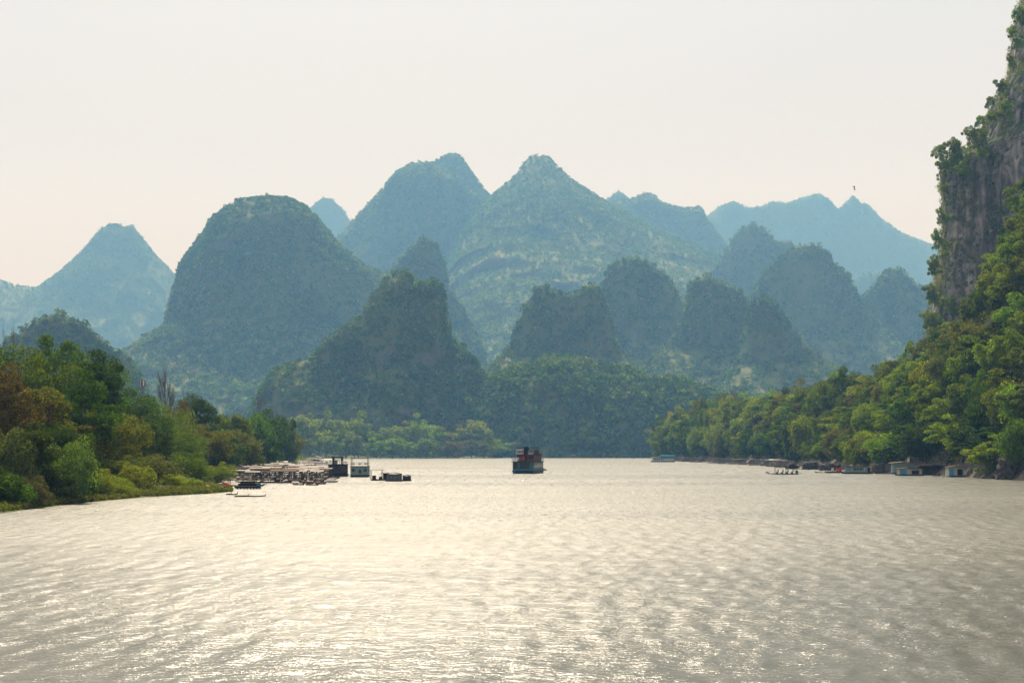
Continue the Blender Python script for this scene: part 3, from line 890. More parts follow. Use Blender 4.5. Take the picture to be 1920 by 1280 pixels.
def make_bare(seed, H, spread, nb=26):
    """A leafless tree: trunk and branches that fork upwards."""
    rnd = random.Random(seed)
    tb, bb = MB(), MB()
    tb.tube([(0, 0, -0.5), (rnd.uniform(-.1, .1), 0, H * .3), (rnd.uniform(-.2, .2), 0, H * .62), (0, 0, H * 0.96)], H * .012, H * .003, 6)
    for k in range(nb):
        z = H * rnd.uniform(0.15, 0.85)
        a = rnd.uniform(0, 6.283)
        L = spread * (1.15 - z / H) * rnd.uniform(0.6, 1.1)
        e = (math.cos(a) * L, math.sin(a) * L, min(H * rnd.uniform(.86, 1.0), z + H * rnd.uniform(.12, .28)))
        m = (e[0] * .6, e[1] * .6, z * .5 + e[2] * .5 - .02 * H)
        bb.tube([(0, 0, z), m, e], H * .0060, H * .0020, 4)
        for j in range(7):
            q = rnd.uniform(.35, 1)
            s = tuple(m[i] + (e[i] - m[i]) * q for i in range(3))
            b = a + rnd.uniform(-1, 1)
            l2 = spread * rnd.uniform(.15, .32)
            bb.tube([s, (s[0] + math.cos(b) * l2, s[1] + math.sin(b) * l2, s[2] + H * rnd.uniform(.06, .16))], H * .0034, H * .0015, 3)
    out = []
    for nm, mb in (("trunk", tb), ("branches", bb)):
        me = bpy.data.meshes.new(nm); me.from_pydata(mb.v, [], mb.f); me.materials.append(M['palebark']); out.append(me)
    return out[0], out[1], H, spread

T = {}
for k in range(4): T['hi_round%d' % k] = make_tree(200 + k, 16, 6.6, 0.14, 'round', 17000, 0.42, 44)
for k in range(2): T['hi_umb%d' % k] = make_tree(210 + k, 16, 6.8, 0.30, 'umbrella', 14000, 0.42, 36)
for k in range(2): T['hi_tall%d' % k] = make_tree(215 + k, 17, 4.6, 0.10, 'tall', 14000, 0.42, 42)
for k in range(2): T['hi_weep%d' % k] = make_tree(220 + k, 16, 6.2, 0.22, 'weep', 15000, 0.62, 42)
for k in range(3): T['hi_bush%d' % k] = make_tree(230 + k, 5, 3.4, 0.05, 'bush', 9000, 0.27, 34)
for k in range(4): T['mid_round%d' % k] = make_tree(240 + k, 15, 6.4, 0.08, 'round', 7000, 0.74, 34)
for k in range(3): T['mid_umb%d' % k] = make_tree(250 + k, 15, 6.6, 0.22, 'umbrella', 6200, 0.74, 30)
for k in range(2): T['mid_tall%d' % k] = make_tree(256 + k, 17, 5.0, 0.06, 'tall', 6600, 0.74, 34)
for k in range(2): T['mid_weep%d' % k] = make_tree(260 + k, 15, 6.0, 0.14, 'weep', 6500, 1.1, 36)
for k in range(2): T['mid_bush%d' % k] = make_tree(265 + k, 6, 4.4, 0.03, 'bush', 2600, 0.5, 30)
for k in range(4): T['lo_round%d' % k] = make_tree(270 + k, 18, 9, 0.05, 'round', 2600, 1.45, 30)
for k in range(2): T['lo_umb%d' % k] = make_tree(276 + k, 18, 9.5, 0.12, 'umbrella', 2400, 1.45, 28)
for k in range(3): T['scrub%d' % k] = make_tree(280 + k, 6, 4.6, 0.0, 'round', 3200, 0.62, 17)
T['bare0'] = make_bare(290, 17, 3.0, 34)
T['bare1'] = make_bare(291, 12, 2.4, 22)

CLR = {'dark green': (0.050, 0.082, 0.018), 'green': (0.090, 0.136, 0.024), 'bright green': (0.165, 0.220, 0.026), 'yellow-green': (0.200, 0.240, 0.034),
       'olive': (0.120, 0.138, 0.030), 'rust-brown': (0.095, 0.066, 0.034), 'pale green': (0.150, 0.190, 0.056), 'grey-green': (0.100, 0.112, 0.055), 'straw-brown': (0.118, 0.120, 0.050), 'reddish': (0.115, 0.088, 0.048)}
TREES = []
def plant(kind, x, y, z, h, w, colour, name, cat, zone, group, rz=None, jit=0.12):
    """A copy of one tree with its trunk and crown, h tall and w wide."""
    tm, cm, H, Rr = T[kind]
    rnd = random.Random(int(x * 131 + y * 17))
    o = bpy.data.objects.new(name, None)
    COL.objects.link(o)
    o.location = (x, y, z)
    o.rotation_euler = (0, 0, rnd.uniform(0, 6.283) if rz is None else rz)
    o.scale = (w / (2 * Rr), w / (2 * Rr), h / H)
    bare = kind.startswith('bare')
    a = link("trunk", tm, o)
    b = link("branches" if bare else "crown", cm, o)
    c = CLR.get(colour, (0.1, 0.1, 0.1))
    b.color = tuple(v * rnd.uniform(1 - jit, 1 + jit) for v in c) + (1,)
    tag(o, None, cat, group)
    TREES.append(dict(o=o, colour=colour, cat=cat, zone=zone, px=960 + x / y * F, name=name, h=h, y=y, size=''))
    return o

def left_tree(px, top, D, wpx, kind, colour, name='broadleaf_tree', cat='tree', zone='', group='trees along the left bank', base=None):
    x = (px - 960) / F * D
    g = lground(x, D) if base is None else base
    h = CH + (HY - top) / F * D - g
    return plant(kind, x, D, g - 0.2, h + 0.2, wpx / F * D, colour, name, cat, zone, group)

Z1, Z2, Z3 = 'at the left edge of the left bank', 'behind the left shore shrubs', 'above the left moored rafts'
# tall trees of the left bank, back to front
for a in [
    (-60, 650, 200, 190, 'hi_round1', 'dark green', Z1), (-20, 668, 178, 170, 'hi_round2', 'rust-brown', Z1), (62, 650, 205, 150, 'hi_round0', 'green', Z1), (112, 640, 215, 150, 'hi_round3', 'green', Z1),
    (168, 655, 220, 130, 'hi_umb0', 'dark green', Z1), (190, 690, 238, 110, 'hi_round1', 'green', Z1), (150, 712, 190, 150, 'hi_umb1', 'dark green', Z1), (82, 712, 176, 150, 'hi_tall0', 'olive', Z1), (22, 722, 160, 160, 'hi_round3', 'rust-brown', Z1),
    (232, 727, 260, 130, 'hi_round0', 'dark green', Z2), (206, 768, 200, 140, 'hi_weep0', 'olive', Z2), (274, 752, 275, 120, 'hi_round2', 'green', Z2), (118, 800, 162, 130, 'hi_round1', 'dark green', Z2),
    (262, 800, 232, 130, 'hi_round3', 'dark green', Z2), (322, 772, 290, 110, 'hi_weep1', 'olive', Z2), (338, 758, 320, 60, 'hi_tall1', 'reddish', Z2), (372, 746, 340, 88, 'hi_round1', 'dark green', Z2),
    (318, 812, 260, 120, 'hi_round0', 'green', Z2), (376, 800, 310, 100, 'hi_round2', 'olive', Z2), (60, 800, 150, 120, 'hi_tall1', 'dark green', Z1),
    (410, 782, 370, 70, 'mid_round2', 'olive', Z3), (432, 774, 400, 80, 'mid_weep0', 'green', Z3), (470, 776, 450, 84, 'mid_weep1', 'green', Z3), (446, 806, 372, 80, 'mid_weep1', 'olive', Z3), (500, 775, 490, 70, 'mid_round0', 'dark green', Z3),
    (526, 778, 540, 62, 'mid_weep0', 'dark green', Z3), (410, 826, 330, 80, 'mid_round3', 'dark green', Z3), (486, 812, 440, 76, 'mid_round1', 'dark green', Z3), (540, 800, 600, 48, 'mid_weep1', 'olive', Z3)]:
    left_tree(a[0], a[1], a[2], a[3], a[4], a[5], 'broadleaf_tree', 'tree', a[6])
left_tree(310, 698, 380, 52, 'bare0', 'bare', 'bare_tree', 'bare tree', 'rising above the left bank trees')
left_tree(488, 748, 700, 30, 'bare1', 'bare', 'bare_tree', 'bare tree', 'above the trees behind the moored rafts')
left_tree(6, 620, 210, 13, 'bare0', 'bare', 'bare_tree', 'bare tree', 'at the left edge above the brown tree')
left_tree(24, 626, 215, 12, 'bare1', 'bare', 'bare_tree', 'bare tree', 'just right of the leafless top at the left edge')
# shrubs of the left bank
ZS1, ZS2 = 'at the left end of the left shore', 'on the grass point of the left shore'
for a in [
    (128, 830, 150, 96, 'hi_bush0', 'pale green', ZS1), (18, 826, 141, 100, 'hi_bush1', 'straw-brown', ZS1), (-20, 880, 134, 110, 'hi_bush2', 'dark green', ZS1), (18, 895, 134, 80, 'hi_bush0', 'green', ZS1), (58, 902, 137, 70, 'hi_bush1', 'grey-green', ZS1),
    (104, 880, 150, 70, 'hi_bush2', 'pale green', ZS1), (150, 872, 158, 70, 'hi_bush0', 'dark green', ZS1), (182, 888, 162, 70, 'hi_bush1', 'yellow-green', ZS2), (222, 892, 168, 60, 'hi_bush2', 'yellow-green', ZS2),
    (258, 873, 178, 66, 'hi_bush0', 'yellow-green', ZS2), (318, 892, 189, 60, 'hi_bush1', 'yellow-green', ZS2), (352, 897, 194, 50, 'hi_bush2', 'yellow-green', ZS2), (285, 855, 200, 90, 'hi_bush0', 'straw-brown', ZS2),
    (352, 858, 215, 90, 'hi_bush1', 'olive', ZS2), (228, 856, 185, 90, 'hi_bush2', 'olive', ZS2), (408, 868, 262, 60, 'hi_bush2', 'yellow-green', ZS2), (540, 848, 560, 40, 'mid_bush0', 'yellow-green', 'behind the farthest moored rafts')]:
    left_tree(a[0], a[1], a[2] * (1.035 if a[2] < 230 else 1), a[3], a[4], a[5], 'shrub', 'shrub', a[6], 'shrubs along the left shore')
# trees along the far bank
ZF = 'on the far bank beyond the houseboats'
rf = random.Random(8)
fx = [(552, 790), (574, 782), (598, 778), (622, 776), (648, 786), (672, 784), (690, 800), (714, 806), (736, 800), (760, 792), (786, 784), (812, 790), (838, 804), (860, 802), (884, 790), (908, 806), (930, 826), (560, 815), (612, 812), (664, 816), (706, 826), (752, 822), (800, 820), (848, 826), (892, 826)]
for i, (px, top) in enumerate(fx):
    D = (1240 + (px - 552) * 0.40 if i < 17 else 1190 + (px - 552) * 0.42) + rf.uniform(-12, 12)
    x = (px - 960) / F * D
    col = rf.choice(['pale green', 'yellow-green', 'straw-brown', 'bright green', 'pale green', 'pale green'])
    zg = lground(x, D) if x < lshore(D) else 1.5
    if D > 1400: zg = 2.0
    h = CH + (HY - top) / F * D - zg
    plant(rf.choice(['lo_round0', 'lo_round1', 'lo_round2', 'lo_round3', 'lo_umb0', 'lo_umb1']), x, D, zg - 0.5, h, rf.uniform(46, 66) / F * D, col, 'riverside_tree', 'tree', ZF, 'trees along the far bank')

for i in range(15):
    px = 940 + i * 20 + rf.uniform(-6, 6)
    D = 1425 + rf.uniform(-6, 18)
    h = rf.uniform(15, 26)
    plant(rf.choice(['lo_round0', 'lo_round1', 'lo_round2', 'lo_round3', 'lo_umb0']), (px - 960) / F * D, D, 0.6, h, rf.uniform(38, 54) / F * D, rf.choice(['dark green', 'green', 'olive', 'dark green']), 'riverside_tree', 'tree', 'at the foot of the wooded foothill', 'trees along the far bank')

# woods of the right bank
ZR = [(1300, 'at the far tip of the right bank woods'), (1370, 'behind the far half of the right raft row'), (1430, 'behind the middle of the right raft row'), (1500, 'behind the motor raft on the right bank'), (1560, 'behind the boulders right of the motor raft'), (1640, 'on the bank behind the long houseboat'), (1760, 'on the slope above the sheds'), (3000, 'on the slope at the right edge')]
rr_ = random.Random(21)
SKIP = {1, 2, 3, 5, 6, 9, 12, 15, 18, 21, 24, 27, 30, 33, 42, 51, 57, 72, 75, 90, 102, 111, 114, 120, 129, 139, 140, 144, 150, 151, 163, 171, 190, 196, 219}
RTO = []
NRT = [0]
def right_tree(x, y, h, w, kind, col):
    NRT[0] += 1
    if NRT[0] in SKIP: return None                     # wholly hidden behind other trees
    px = 960 + x / y * F
    zone = next(z for lim, z in ZR if px < lim)
    g = rground(x, y)
    o = plant(kind, x, y, g - 0.6, h, w, col, 'broadleaf_tree', 'tree', zone, 'trees on the right bank')
    RTO.append((NRT[0], o))
    return o
RCOL = ['dark green', 'green', 'green', 'green', 'bright green', 'olive', 'bright green', 'bright green', 'dark green', 'bright green', 'green', 'yellow-green', 'yellow-green', 'olive', 'olive', 'straw-brown']
RKIND = ['mid_round0', 'mid_round1', 'mid_round2', 'mid_round3', 'mid_umb0', 'mid_umb1', 'mid_umb2', 'mid_tall0', 'mid_tall1', 'mid_weep0', 'mid_weep1']
y = 1035.0
while y > 290:
    row = 0
    far = y > 560
    us = [4.0, 12.0, 21.0] if far else ([3.5, 11, 19, 28, 38] if y > 470 else [3.0, 10, 18, 27, 36, 46, 56])
    for u in us:
        yy = y + rr_.uniform(-3.5, 3.5)
        x = float(rshore(yy)) + u + rr_.uniform(-1.8, 1.8)
        if x / yy > 0.375: continue
        if far:
            h, w = rr_.uniform(17.5, 23.5), rr_.uniform(11, 15)
            if yy > 860: h = rr_.uniform(22, 26)
        else:
            h, w = rr_.uniform(8.5, 15.0), rr_.uniform(7.5, 12)
        if u < 5 and yy < 900: h *= 0.75
        right_tree(x, yy, h, w, rr_.choice(RKIND), rr_.choice(RCOL))
    y -= (11.5 if y > 800 else 10.0 if y > 560 else 9.0)
for px, top, D in ((1375, 733, 880), (1462, 736, 720), (1485, 738, 690)):
    x = (px - 960) / F * D
    plant('bare1', x, D, rground(x, D), CH + (HY - top) / F * D - rground(x, D), 9, 'bare', 'bare_tree', 'bare tree', 'above the right bank woods', 'leafless trees on the right bank')
# shrubs hanging on the cliff's edge
rc = random.Random(4)
ce = [(1900, 20, 40), (1888, 60, 34), (1884, 105, 26), (1862, 150, 34), (1845, 190, 30), (1826, 225, 34), (1806, 245, 40), (1775, 268, 44), (1752, 285, 44), (1758, 330, 30), (1752, 395, 26), (1745, 440, 30), (1740, 490, 34), (1732, 540, 36), (1728, 590, 40), (1748, 600, 40), (1785, 300, 50), (1830, 270, 40), (1875, 200, 40), (1765, 560, 34)]
ce2 = []
for px, py, wpx in ce:
    ce2.append((px + 4, py, wpx * 0.47))
    ce2.append((px + rc.uniform(6, 16), py + rc.uniform(10, 24), wpx * rc.uniform(0.4, 0.62)))
    if rc.random() < 0.5: ce2.append((px + rc.uniform(14, 34), py + rc.uniform(4, 30), wpx * rc.uniform(0.3, 0.5)))
ce = ce2
for i, (px, py, wpx) in enumerate(ce):
    D = 610 if px < 1790 else 600
    X, Y, Zc = P(px + 6, py + wpx * 0.45, D)
    w = wpx * 1.35 / F * D
    plant('scrub%d' % (i % 3), X, Y, Zc - 1.2, w * rc.uniform(0.75, 1.15), w, rc.choice(['bright green', 'yellow-green', 'yellow-green', 'pale green']), 'cliff_shrub', 'shrub', 'clinging to the limestone cliff', 'shrubs on the cliff edge')

# creepers and small plants on cliff ledges: one mass
def cliff_greens():
    rng = np.random.default_rng(77)
    V = CLP.reshape(-1, 3)
    nz, nc = CLP.shape[:2]
    th = np.tile(CLT, nz)
    den = fbm(V / 13, 81, 4)
    left = np.clip(-np.cos(th) - 0.55, 0, 1)
    w = 0.2 * np.clip(den * 2.2 - 0.5, 0, 1) + left * 4.0 * np.clip(den * 2 + 0.7, 0.1, 1)
    w *= (np.sin(th) < 0.5)
    w *= (V[:, 2] > 20)
    idx = rng.choice(len(V), 6000, p=w / w.sum())
    n = len(idx); K = 26
    pos = V[idx] + rng.normal(size=(n, 3)) * 0.8
    rad = rng.uniform(0.7, 2.1, n)
    dirs = unit(rng.normal(size=(n, K, 3)))
    c = pos[:, None] + dirs * rad[:, None, None] * rng.random((n, K, 1)) ** 0.5
    v, f = cards(c.reshape(-1, 3), unit(dirs + np.array([0, 0, 0.5]) + rng.normal(size=dirs.shape) * .4).reshape(-1, 3), rng.uniform(0.35, 0.8, n * K), rng, 0.6)
    cols = np.array([(0.10, 0.125, 0.03), (0.15, 0.155, 0.04), (0.08, 0.095, 0.03), (0.21, 0.21, 0.05)])
    tint = cols[rng.integers(0, 4, n)] * rng.uniform(.8, 1.2, (n, 1))
    tag(link("cliff_creepers", mesh_np("cliff_creepers", v, f, M['forest'], col=np.repeat(tint, K * 4, 0))), "creepers and small plants on the ledges of the limestone cliff", "undergrowth", kind="stuff")
cliff_greens()

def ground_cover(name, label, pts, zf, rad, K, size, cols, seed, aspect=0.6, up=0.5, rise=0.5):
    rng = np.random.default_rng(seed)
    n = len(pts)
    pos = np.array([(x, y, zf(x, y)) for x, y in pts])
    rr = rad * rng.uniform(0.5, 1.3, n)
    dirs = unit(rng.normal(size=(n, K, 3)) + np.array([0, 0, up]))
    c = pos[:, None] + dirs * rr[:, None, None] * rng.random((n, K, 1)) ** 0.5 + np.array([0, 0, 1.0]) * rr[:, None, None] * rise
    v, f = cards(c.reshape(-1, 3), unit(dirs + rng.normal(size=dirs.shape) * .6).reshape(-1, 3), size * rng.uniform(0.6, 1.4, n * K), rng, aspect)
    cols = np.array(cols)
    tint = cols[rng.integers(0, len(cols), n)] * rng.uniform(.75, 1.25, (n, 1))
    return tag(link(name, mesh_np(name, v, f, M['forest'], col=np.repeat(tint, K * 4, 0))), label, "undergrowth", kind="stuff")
rg = random.Random(31)
pts = []
for k in range(1500):
    yy = rg.uniform(120, 420); u = rg.uniform(7, 34)
    pts.append((float(lshore(yy)) - u, yy))
for k in range(900):
    yy = rg.uniform(380, 1350); u = rg.uniform(5, 40)
    pts.append((float(lshore(yy)) - u, yy))
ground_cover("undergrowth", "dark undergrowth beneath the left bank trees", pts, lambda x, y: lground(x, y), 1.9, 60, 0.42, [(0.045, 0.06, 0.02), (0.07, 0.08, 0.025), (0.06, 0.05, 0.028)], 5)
pts = []
for k in range(2600):
    yy = rg.uniform(280, 620) if k < 1900 else rg.uniform(600, 1050)
    u = rg.uniform(2.5, 62 if yy < 500 else 32)
    if (float(rshore(yy)) + u) / yy < 0.38: pts.append((float(rshore(yy)) + u, yy))
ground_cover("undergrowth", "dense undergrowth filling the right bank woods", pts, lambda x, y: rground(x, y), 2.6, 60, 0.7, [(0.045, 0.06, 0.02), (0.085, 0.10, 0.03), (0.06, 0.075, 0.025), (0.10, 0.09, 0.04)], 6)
# grass along the left shore
pts = []
for k in range(9000):
    yy = rg.uniform(100, 232); u = abs(rg.gauss(0, 3.2)) + 0.1
    pts.append((float(lshore(yy)) - u, yy))
g = ground_cover("grass", "green and straw-coloured grass along the left shore", pts, lambda x, y: lground(x, y), 0.38, 14, 0.28, [(0.09, 0.125, 0.03), (0.15, 0.16, 0.045), (0.12, 0.10, 0.05)], 7, 0.3, 1.0, 0.3)

# ------------------------------------------------------------------ boats and rafts
def raft_model(label, canopy, group, long=8.0, roof=True):
    t = thing('bamboo_raft', label, 'raft', group=group)
    d = MB()
    for k in range(8):
        x = (k - 3.5) * 0.21
        d.tube([(x, -long / 2, 0.42 + 0.03 * (k % 2)), (x, -long / 2 + 1.1, 0.14), (x, 0, 0.08), (x, long / 2 - .8, 0.10), (x, long / 2, 0.26)], 0.105, 0.105, 6)
    for y in (-2.4, -0.8, .8, 2.4): d.tube([(-.85, y, .22), (.85, y, .22)], 0.05, 0.05, 5)
    d.build('deck', M['bamboo'], t)
    if roof:
        for sx in (-1, 1):
            for sy in (-1.6, 1.7): MB().tube([(sx * .72, sy, .15), (sx * .70, sy, 1.95)], .035, .035, 5).build('post', M['steel'], t)
        arc = [(-0.98 + 1.96 * i / 8, 1.95 + 0.22 * math.sin(math.pi * i / 8)) for i in range(9)]
        MB().prism(arc + [(x, z - 0.05) for x, z in reversed(arc)], 'y', -2.1, 2.2).build('canopy', canopy, t)
    for y in (-.9, .6):
        s = MB()
        s.box((0, y, .50), (1.25, .55, .08)).box((0, y + .30, .82), (1.25, .07, .6))
        for x in (-.55, .55): s.box((x, y - .2, .32), (.07, .07, .30)).box((x, y + .25, .32), (.07, .07, .30))
        s.build('bench', M['bamboo'], t)
    return t

RAFTS = []
def put(t, x, y, rz, z=0.0, scale=1.0):
    t.location = (x, y, z); t.rotation_euler = (0, 0, rz); t.scale = (scale,) * 3
    return t
GL = 'bamboo rafts moored along the left bank'
protos = {}
NAMES = {'white': 'white', 'palegrey': 'grey', 'pink': 'faded pink', 'tan': 'tan', 'thatch': 'brown'}
for c in ('white', 'palegrey', 'pink', 'tan', 'thatch'): protos[c] = None
def new_raft(c, label, group):
    if protos[c] is None:
        protos[c] = raft_model(label, M[c], group)
        return protos[c]
    o = copy_tree(protos[c])
    o["label"] = label; o["group"] = group
    return o
ORD = ['first', 'second', 'third', 'fourth', 'fifth', 'sixth', 'seventh', 'eighth', 'ninth', 'tenth', 'eleventh', 'twelfth', 'thirteenth', 'fourteenth', 'fifteenth', 'sixteenth', 'seventeenth', 'eighteenth', 'nineteenth', 'twentieth']
rb = random.Random(12)
rows = [(904.5, 470, 600, 5), (900, 440, 612, 7), (896, 436, 618, 8), (892, 440, 612, 8), (888, 446, 612, 8), (884, 452, 612, 8), (880, 462, 612, 7), (876, 480, 614, 7), (872, 510, 618, 6), (868, 545, 622, 5), (865.5, 565, 628, 4)]
nraft = 0
for ri, (py, x0, x1, n) in enumerate(rows):
    D = gd(py)
    kk = 0
    for k in range(n):
        px = x0 + (x1 - x0) * (k + 0.5) / n + rb.uniform(-4, 4)
        c = rb.choice(['palegrey', 'pink', 'thatch', 'thatch', 'tan', 'palegrey', 'thatch'] + (['white'] if ri > 5 else []))
        lab = "%s-roofed bamboo raft, %s from the left in the %s row from open water" % (NAMES[c], ORD[k], ORD[ri])
        dy_, da_, ds_ = rb.uniform(-1.5, 1.5), rb.uniform(-.22, .22), rb.uniform(.92, 1.08)
        nraft += 1
        if nraft in (30, 45, 49, 52, 53, 58, 59, 60, 62, 63, 64, 65, 67): continue      # wholly hidden behind the others
        put(new_raft(c, "%s-roofed bamboo raft, %s from the left in the %s row from open water" % (NAMES[c], ORD[kk], ORD[ri]), GL), (px - 960) / F * D, D + dy_, R(90) + da_, 0.02, ds_)
        kk += 1
GR = 'white-roofed rafts moored along the right bank'
rr2 = [(1292, 865.2, 'thatch'), (1308, 866.2, 'thatch'), (1344, 868.4, 'thatch'), (1362, 869.2, 'thatch'), (1382, 870, 'tan'), (1402, 870.8, 'thatch'), (1424, 872, 'thatch'), (1444, 873, 'palegrey'), (1458, 874.5, 'thatch'), (1476, 876, 'thatch'), (1282, 864.5, 'white'), (1352, 866.5, 'white'), (1374, 867.2, 'pink'), (1396, 868, 'white'), (1416, 869, 'palegrey'), (1436, 870, 'white'), (1452, 871, 'white'), (1466, 873, 'palegrey')]
rr2.sort()
for k, (px, py, c) in enumerate(rr2):
    D = gd(py)
    lab = "%s-roofed bamboo raft, %s from the left in the long row at the right bank" % (NAMES[c], ORD[k])
    put(new_raft(c, lab, GR), (px - 960) / F * D, D, R(90) + rb.uniform(-.12, .12), 0.02, 1.15)

def hull_prism(mb, w, L, h, bow=1.5, z0=-0.25):
    """Flat-bottomed hull, bow towards -y."""
    top = [(-w / 2, L / 2), (w / 2, L / 2), (w / 2, -L / 2 + bow), (w * .30, -L / 2), (-w * .30, -L / 2), (-w / 2, -L / 2 + bow)]
    bot = [(x * .88, y * .94) for x, y in top]
    n = 6
    vs = [(x, y, z0) for x, y in bot] + [(x, y, h) for x, y in top]
    fs = [tuple(range(n - 1, -1, -1)), tuple(range(n, 2 * n))] + [(i, (i + 1) % n, n + (i + 1) % n, n + i) for i in range(n)]
    return mb.add(vs, fs)

def railing(mb, x0, x1, y, z, h, n, r=0.035):
    mb.tube([(x0, y, z + h), (x1, y, z + h)], r * 1.3, None, 5)
    mb.tube([(x0, y, z + h * .5), (x1, y, z + h * .5)], r, None, 5)
    for k in range(n + 1):
        x = x0 + (x1 - x0) * k / n
        mb.tube([(x, y, z), (x, y, z + h)], r, None, 5)
    return mb

def side_rail(mb, x, y0, y1, z, h, n, r=0.035):
    for q in (1, .5): mb.tube([(x, y0, z + h * q), (x, y1, z + h * q)], r * 1.2, None, 5)
    for k in range(n + 1):
        y = y0 + (y1 - y0) * k / n
        mb.tube([(x, y, z), (x, y, z + h)], r, None, 5)
    return mb

def cruise_boat():
    D = gd(888)
    x, y, _ = P(991, 888, D)
    t = thing('cruise_boat', 'three-decked dark teal cruise boat with navy hull in mid-river', 'boat', (x, y + 12, 0), R(-8.5))
    t.scale = (1.0, 1.0, 1.0)
    L, W = 24.0, 5.6
    hb = hull_prism(MB(), W, L, 0.75, 1.8, -0.4)
    hull = hb.build('hull', M['navy'], t)
    MB().box((0, -L / 2 + .6, .80), (W * .66, .8, .10)).box((0, .3, .79), (W + .12, L - 3.2, .08)).build('rubbing_strake', M['black'], t)
    # lower saloon: teal walls with dark windows, dark front opening
    lc = MB().box((0, 0.6, 1.95), (W - .1, L - 4.0, 2.24)).build('lower_cabin', M['teal'], t)
    yf = 0.6 - (L - 4.0) / 2
    for xx, w in ((-1.95, 1.1), (0.35, 2.6)):
        MB().box((xx, yf - .03, 2.05), (w, .06, 1.5)).build('window', M['glass'], lc)
    for s in (-1, 1):
        for k in range(7):
            MB().box((s * (W / 2 - .03), yf + 1.8 + k * 2.6, 2.1), (.06, 1.9, 1.05)).build('window', M['glass'], lc)
    MB().box((0, .4, 3.13), (W + .5, L - 3.2, .13)).build('deck', M['wood'], t)
    # middle deck
    mc = MB().box((0.15, 2.2, 4.06), (W - 1.2, L - 8.2, 1.72)).build('middle_cabin', M['maroon'], t)
    ym = 2.2 - (L - 8.2) / 2
    for xx in (-1.35, 1.55): MB().box((xx, ym - .03, 4.2), (1.35, .06, .85)).build('window', M['glass'], mc)
    MB().box((.15, ym - .035, 4.0), (.85, .07, 1.5)).build('door', M['black'], mc)
    rl = MB()
    railing(rl, -W / 2 - .1, -1.1, yf - .1, 3.2, .95, 3)
    rl.box((-1.95, yf - .1, 3.95), (1.7, .05, .30)).box((-2.2, yf - .1, 3.42), (.9, .05, .26))
    rl.build('bow_railing', M['white'], t)
    rl = MB()
    side_rail(rl, -W / 2 - .1, yf, L / 2 - 1.8, 3.2, .95, 12); side_rail(rl, W / 2 + .1, yf, L / 2 - 1.8, 3.2, .95, 12)
    rl.build('side_railing', M['steel'], t)
    for k in range(5):
        a = k * 1.2566 + .3
        pass
    fl = MB()
    for k in range(6):
        a = k * math.pi / 3
        fl.tube([(-.35, ym - .35, 4.15), (-.35 + .55 * math.cos(a), ym - .45, 4.15 + .55 * math.sin(a))], .17, .06, 6)
    fl.tube([(-.35, ym - .35, 4.1), (-.3, ym - .35, 3.2)], .09, .12, 6)
    fl.build('red_ornament', M['red'], t)
    MB().box((0.15, 1.8, 4.98), (W - .7, L - 7.2, .12)).build('deck', M['wood'], t)
    # top deck: white banded rails, seats, open canopy, stair housing
    yt = 1.8 - (L - 7.2) / 2
    rl = MB()
    railing(rl, -W / 2 + .6, -.35, yt, 5.04, 1.25, 3)
    rl.box((-1.28, yt, 5.24), (1.85, .05, .30)).box((-1.28, yt, 6.08), (1.85, .05, .26))
    railing(rl, .95, W / 2 - .35, yt, 5.04, 1.0, 3); rl.box((1.7, yt, 5.22), (1.35, .05, .24))
    rl.build('top_railing', M['white'], t)
    rl = MB()
    side_rail(rl, -W / 2 + .55, yt, L / 2 - 2, 5.04, 1.0, 10); side_rail(rl, W / 2 - .3, yt, L / 2 - 2, 5.04, 1.0, 10)
    rl.build('side_railing', M['steel'], t)
    MB().box((.3, yt + 1.6, 5.98), (.95, 2.2, 1.9)).box((.3, yt + 1.6, 6.97), (1.15, 2.4, .08)).build('stair_housing', M['black'], t)
    for k in range(8):
        for xx in (-1.7, -.7, 1.3, 2.0):
            pass
    bn = MB()
    for k in range(6):
        yy = yt + 1.0 + k * 2.2
        for xx in (-1.45, 1.55): bn.box((xx, yy, 5.5), (1.3, .5, .1)).box((xx, yy + .25, 5.85), (1.3, .08, .7)).box((xx, yy, 5.25), (1.1, .1, .42))
    bn.build('bench', M['wood'], t)
    for sx in (-1, 1):
        for yy in (yt + .5, yt + 6, yt + 12): MB().tube([(sx * 2.05 + .12, yy, 5.04), (sx * 2.05 + .12, yy, 6.72)], .05, None, 5).build('post', M['steel'], t)
    MB().box((.12, yt + 6.4, 6.78), (W - 1.0, 13, .10)).build('canopy', M['wood'], t)
    MB().tube([(1.1, yt + .8, 6.8), (1.1, yt + .8, 7.5)], .04, .02, 5).build('mast', M['white'], t)
    MB().tube([(2.3, yt - .6, 5.0), (2.3, yt - .6, 5.5)], .10, .10, 8).build('horn', M['steel'], t)
    dg = MB().tube([(W / 2 + .2, L / 2 - 3, .9), (W / 2 + .75, L / 2 - 1, .75)], .35, .22, 8)
    dg.build('tender', M['white'], t)
cruise_boat()

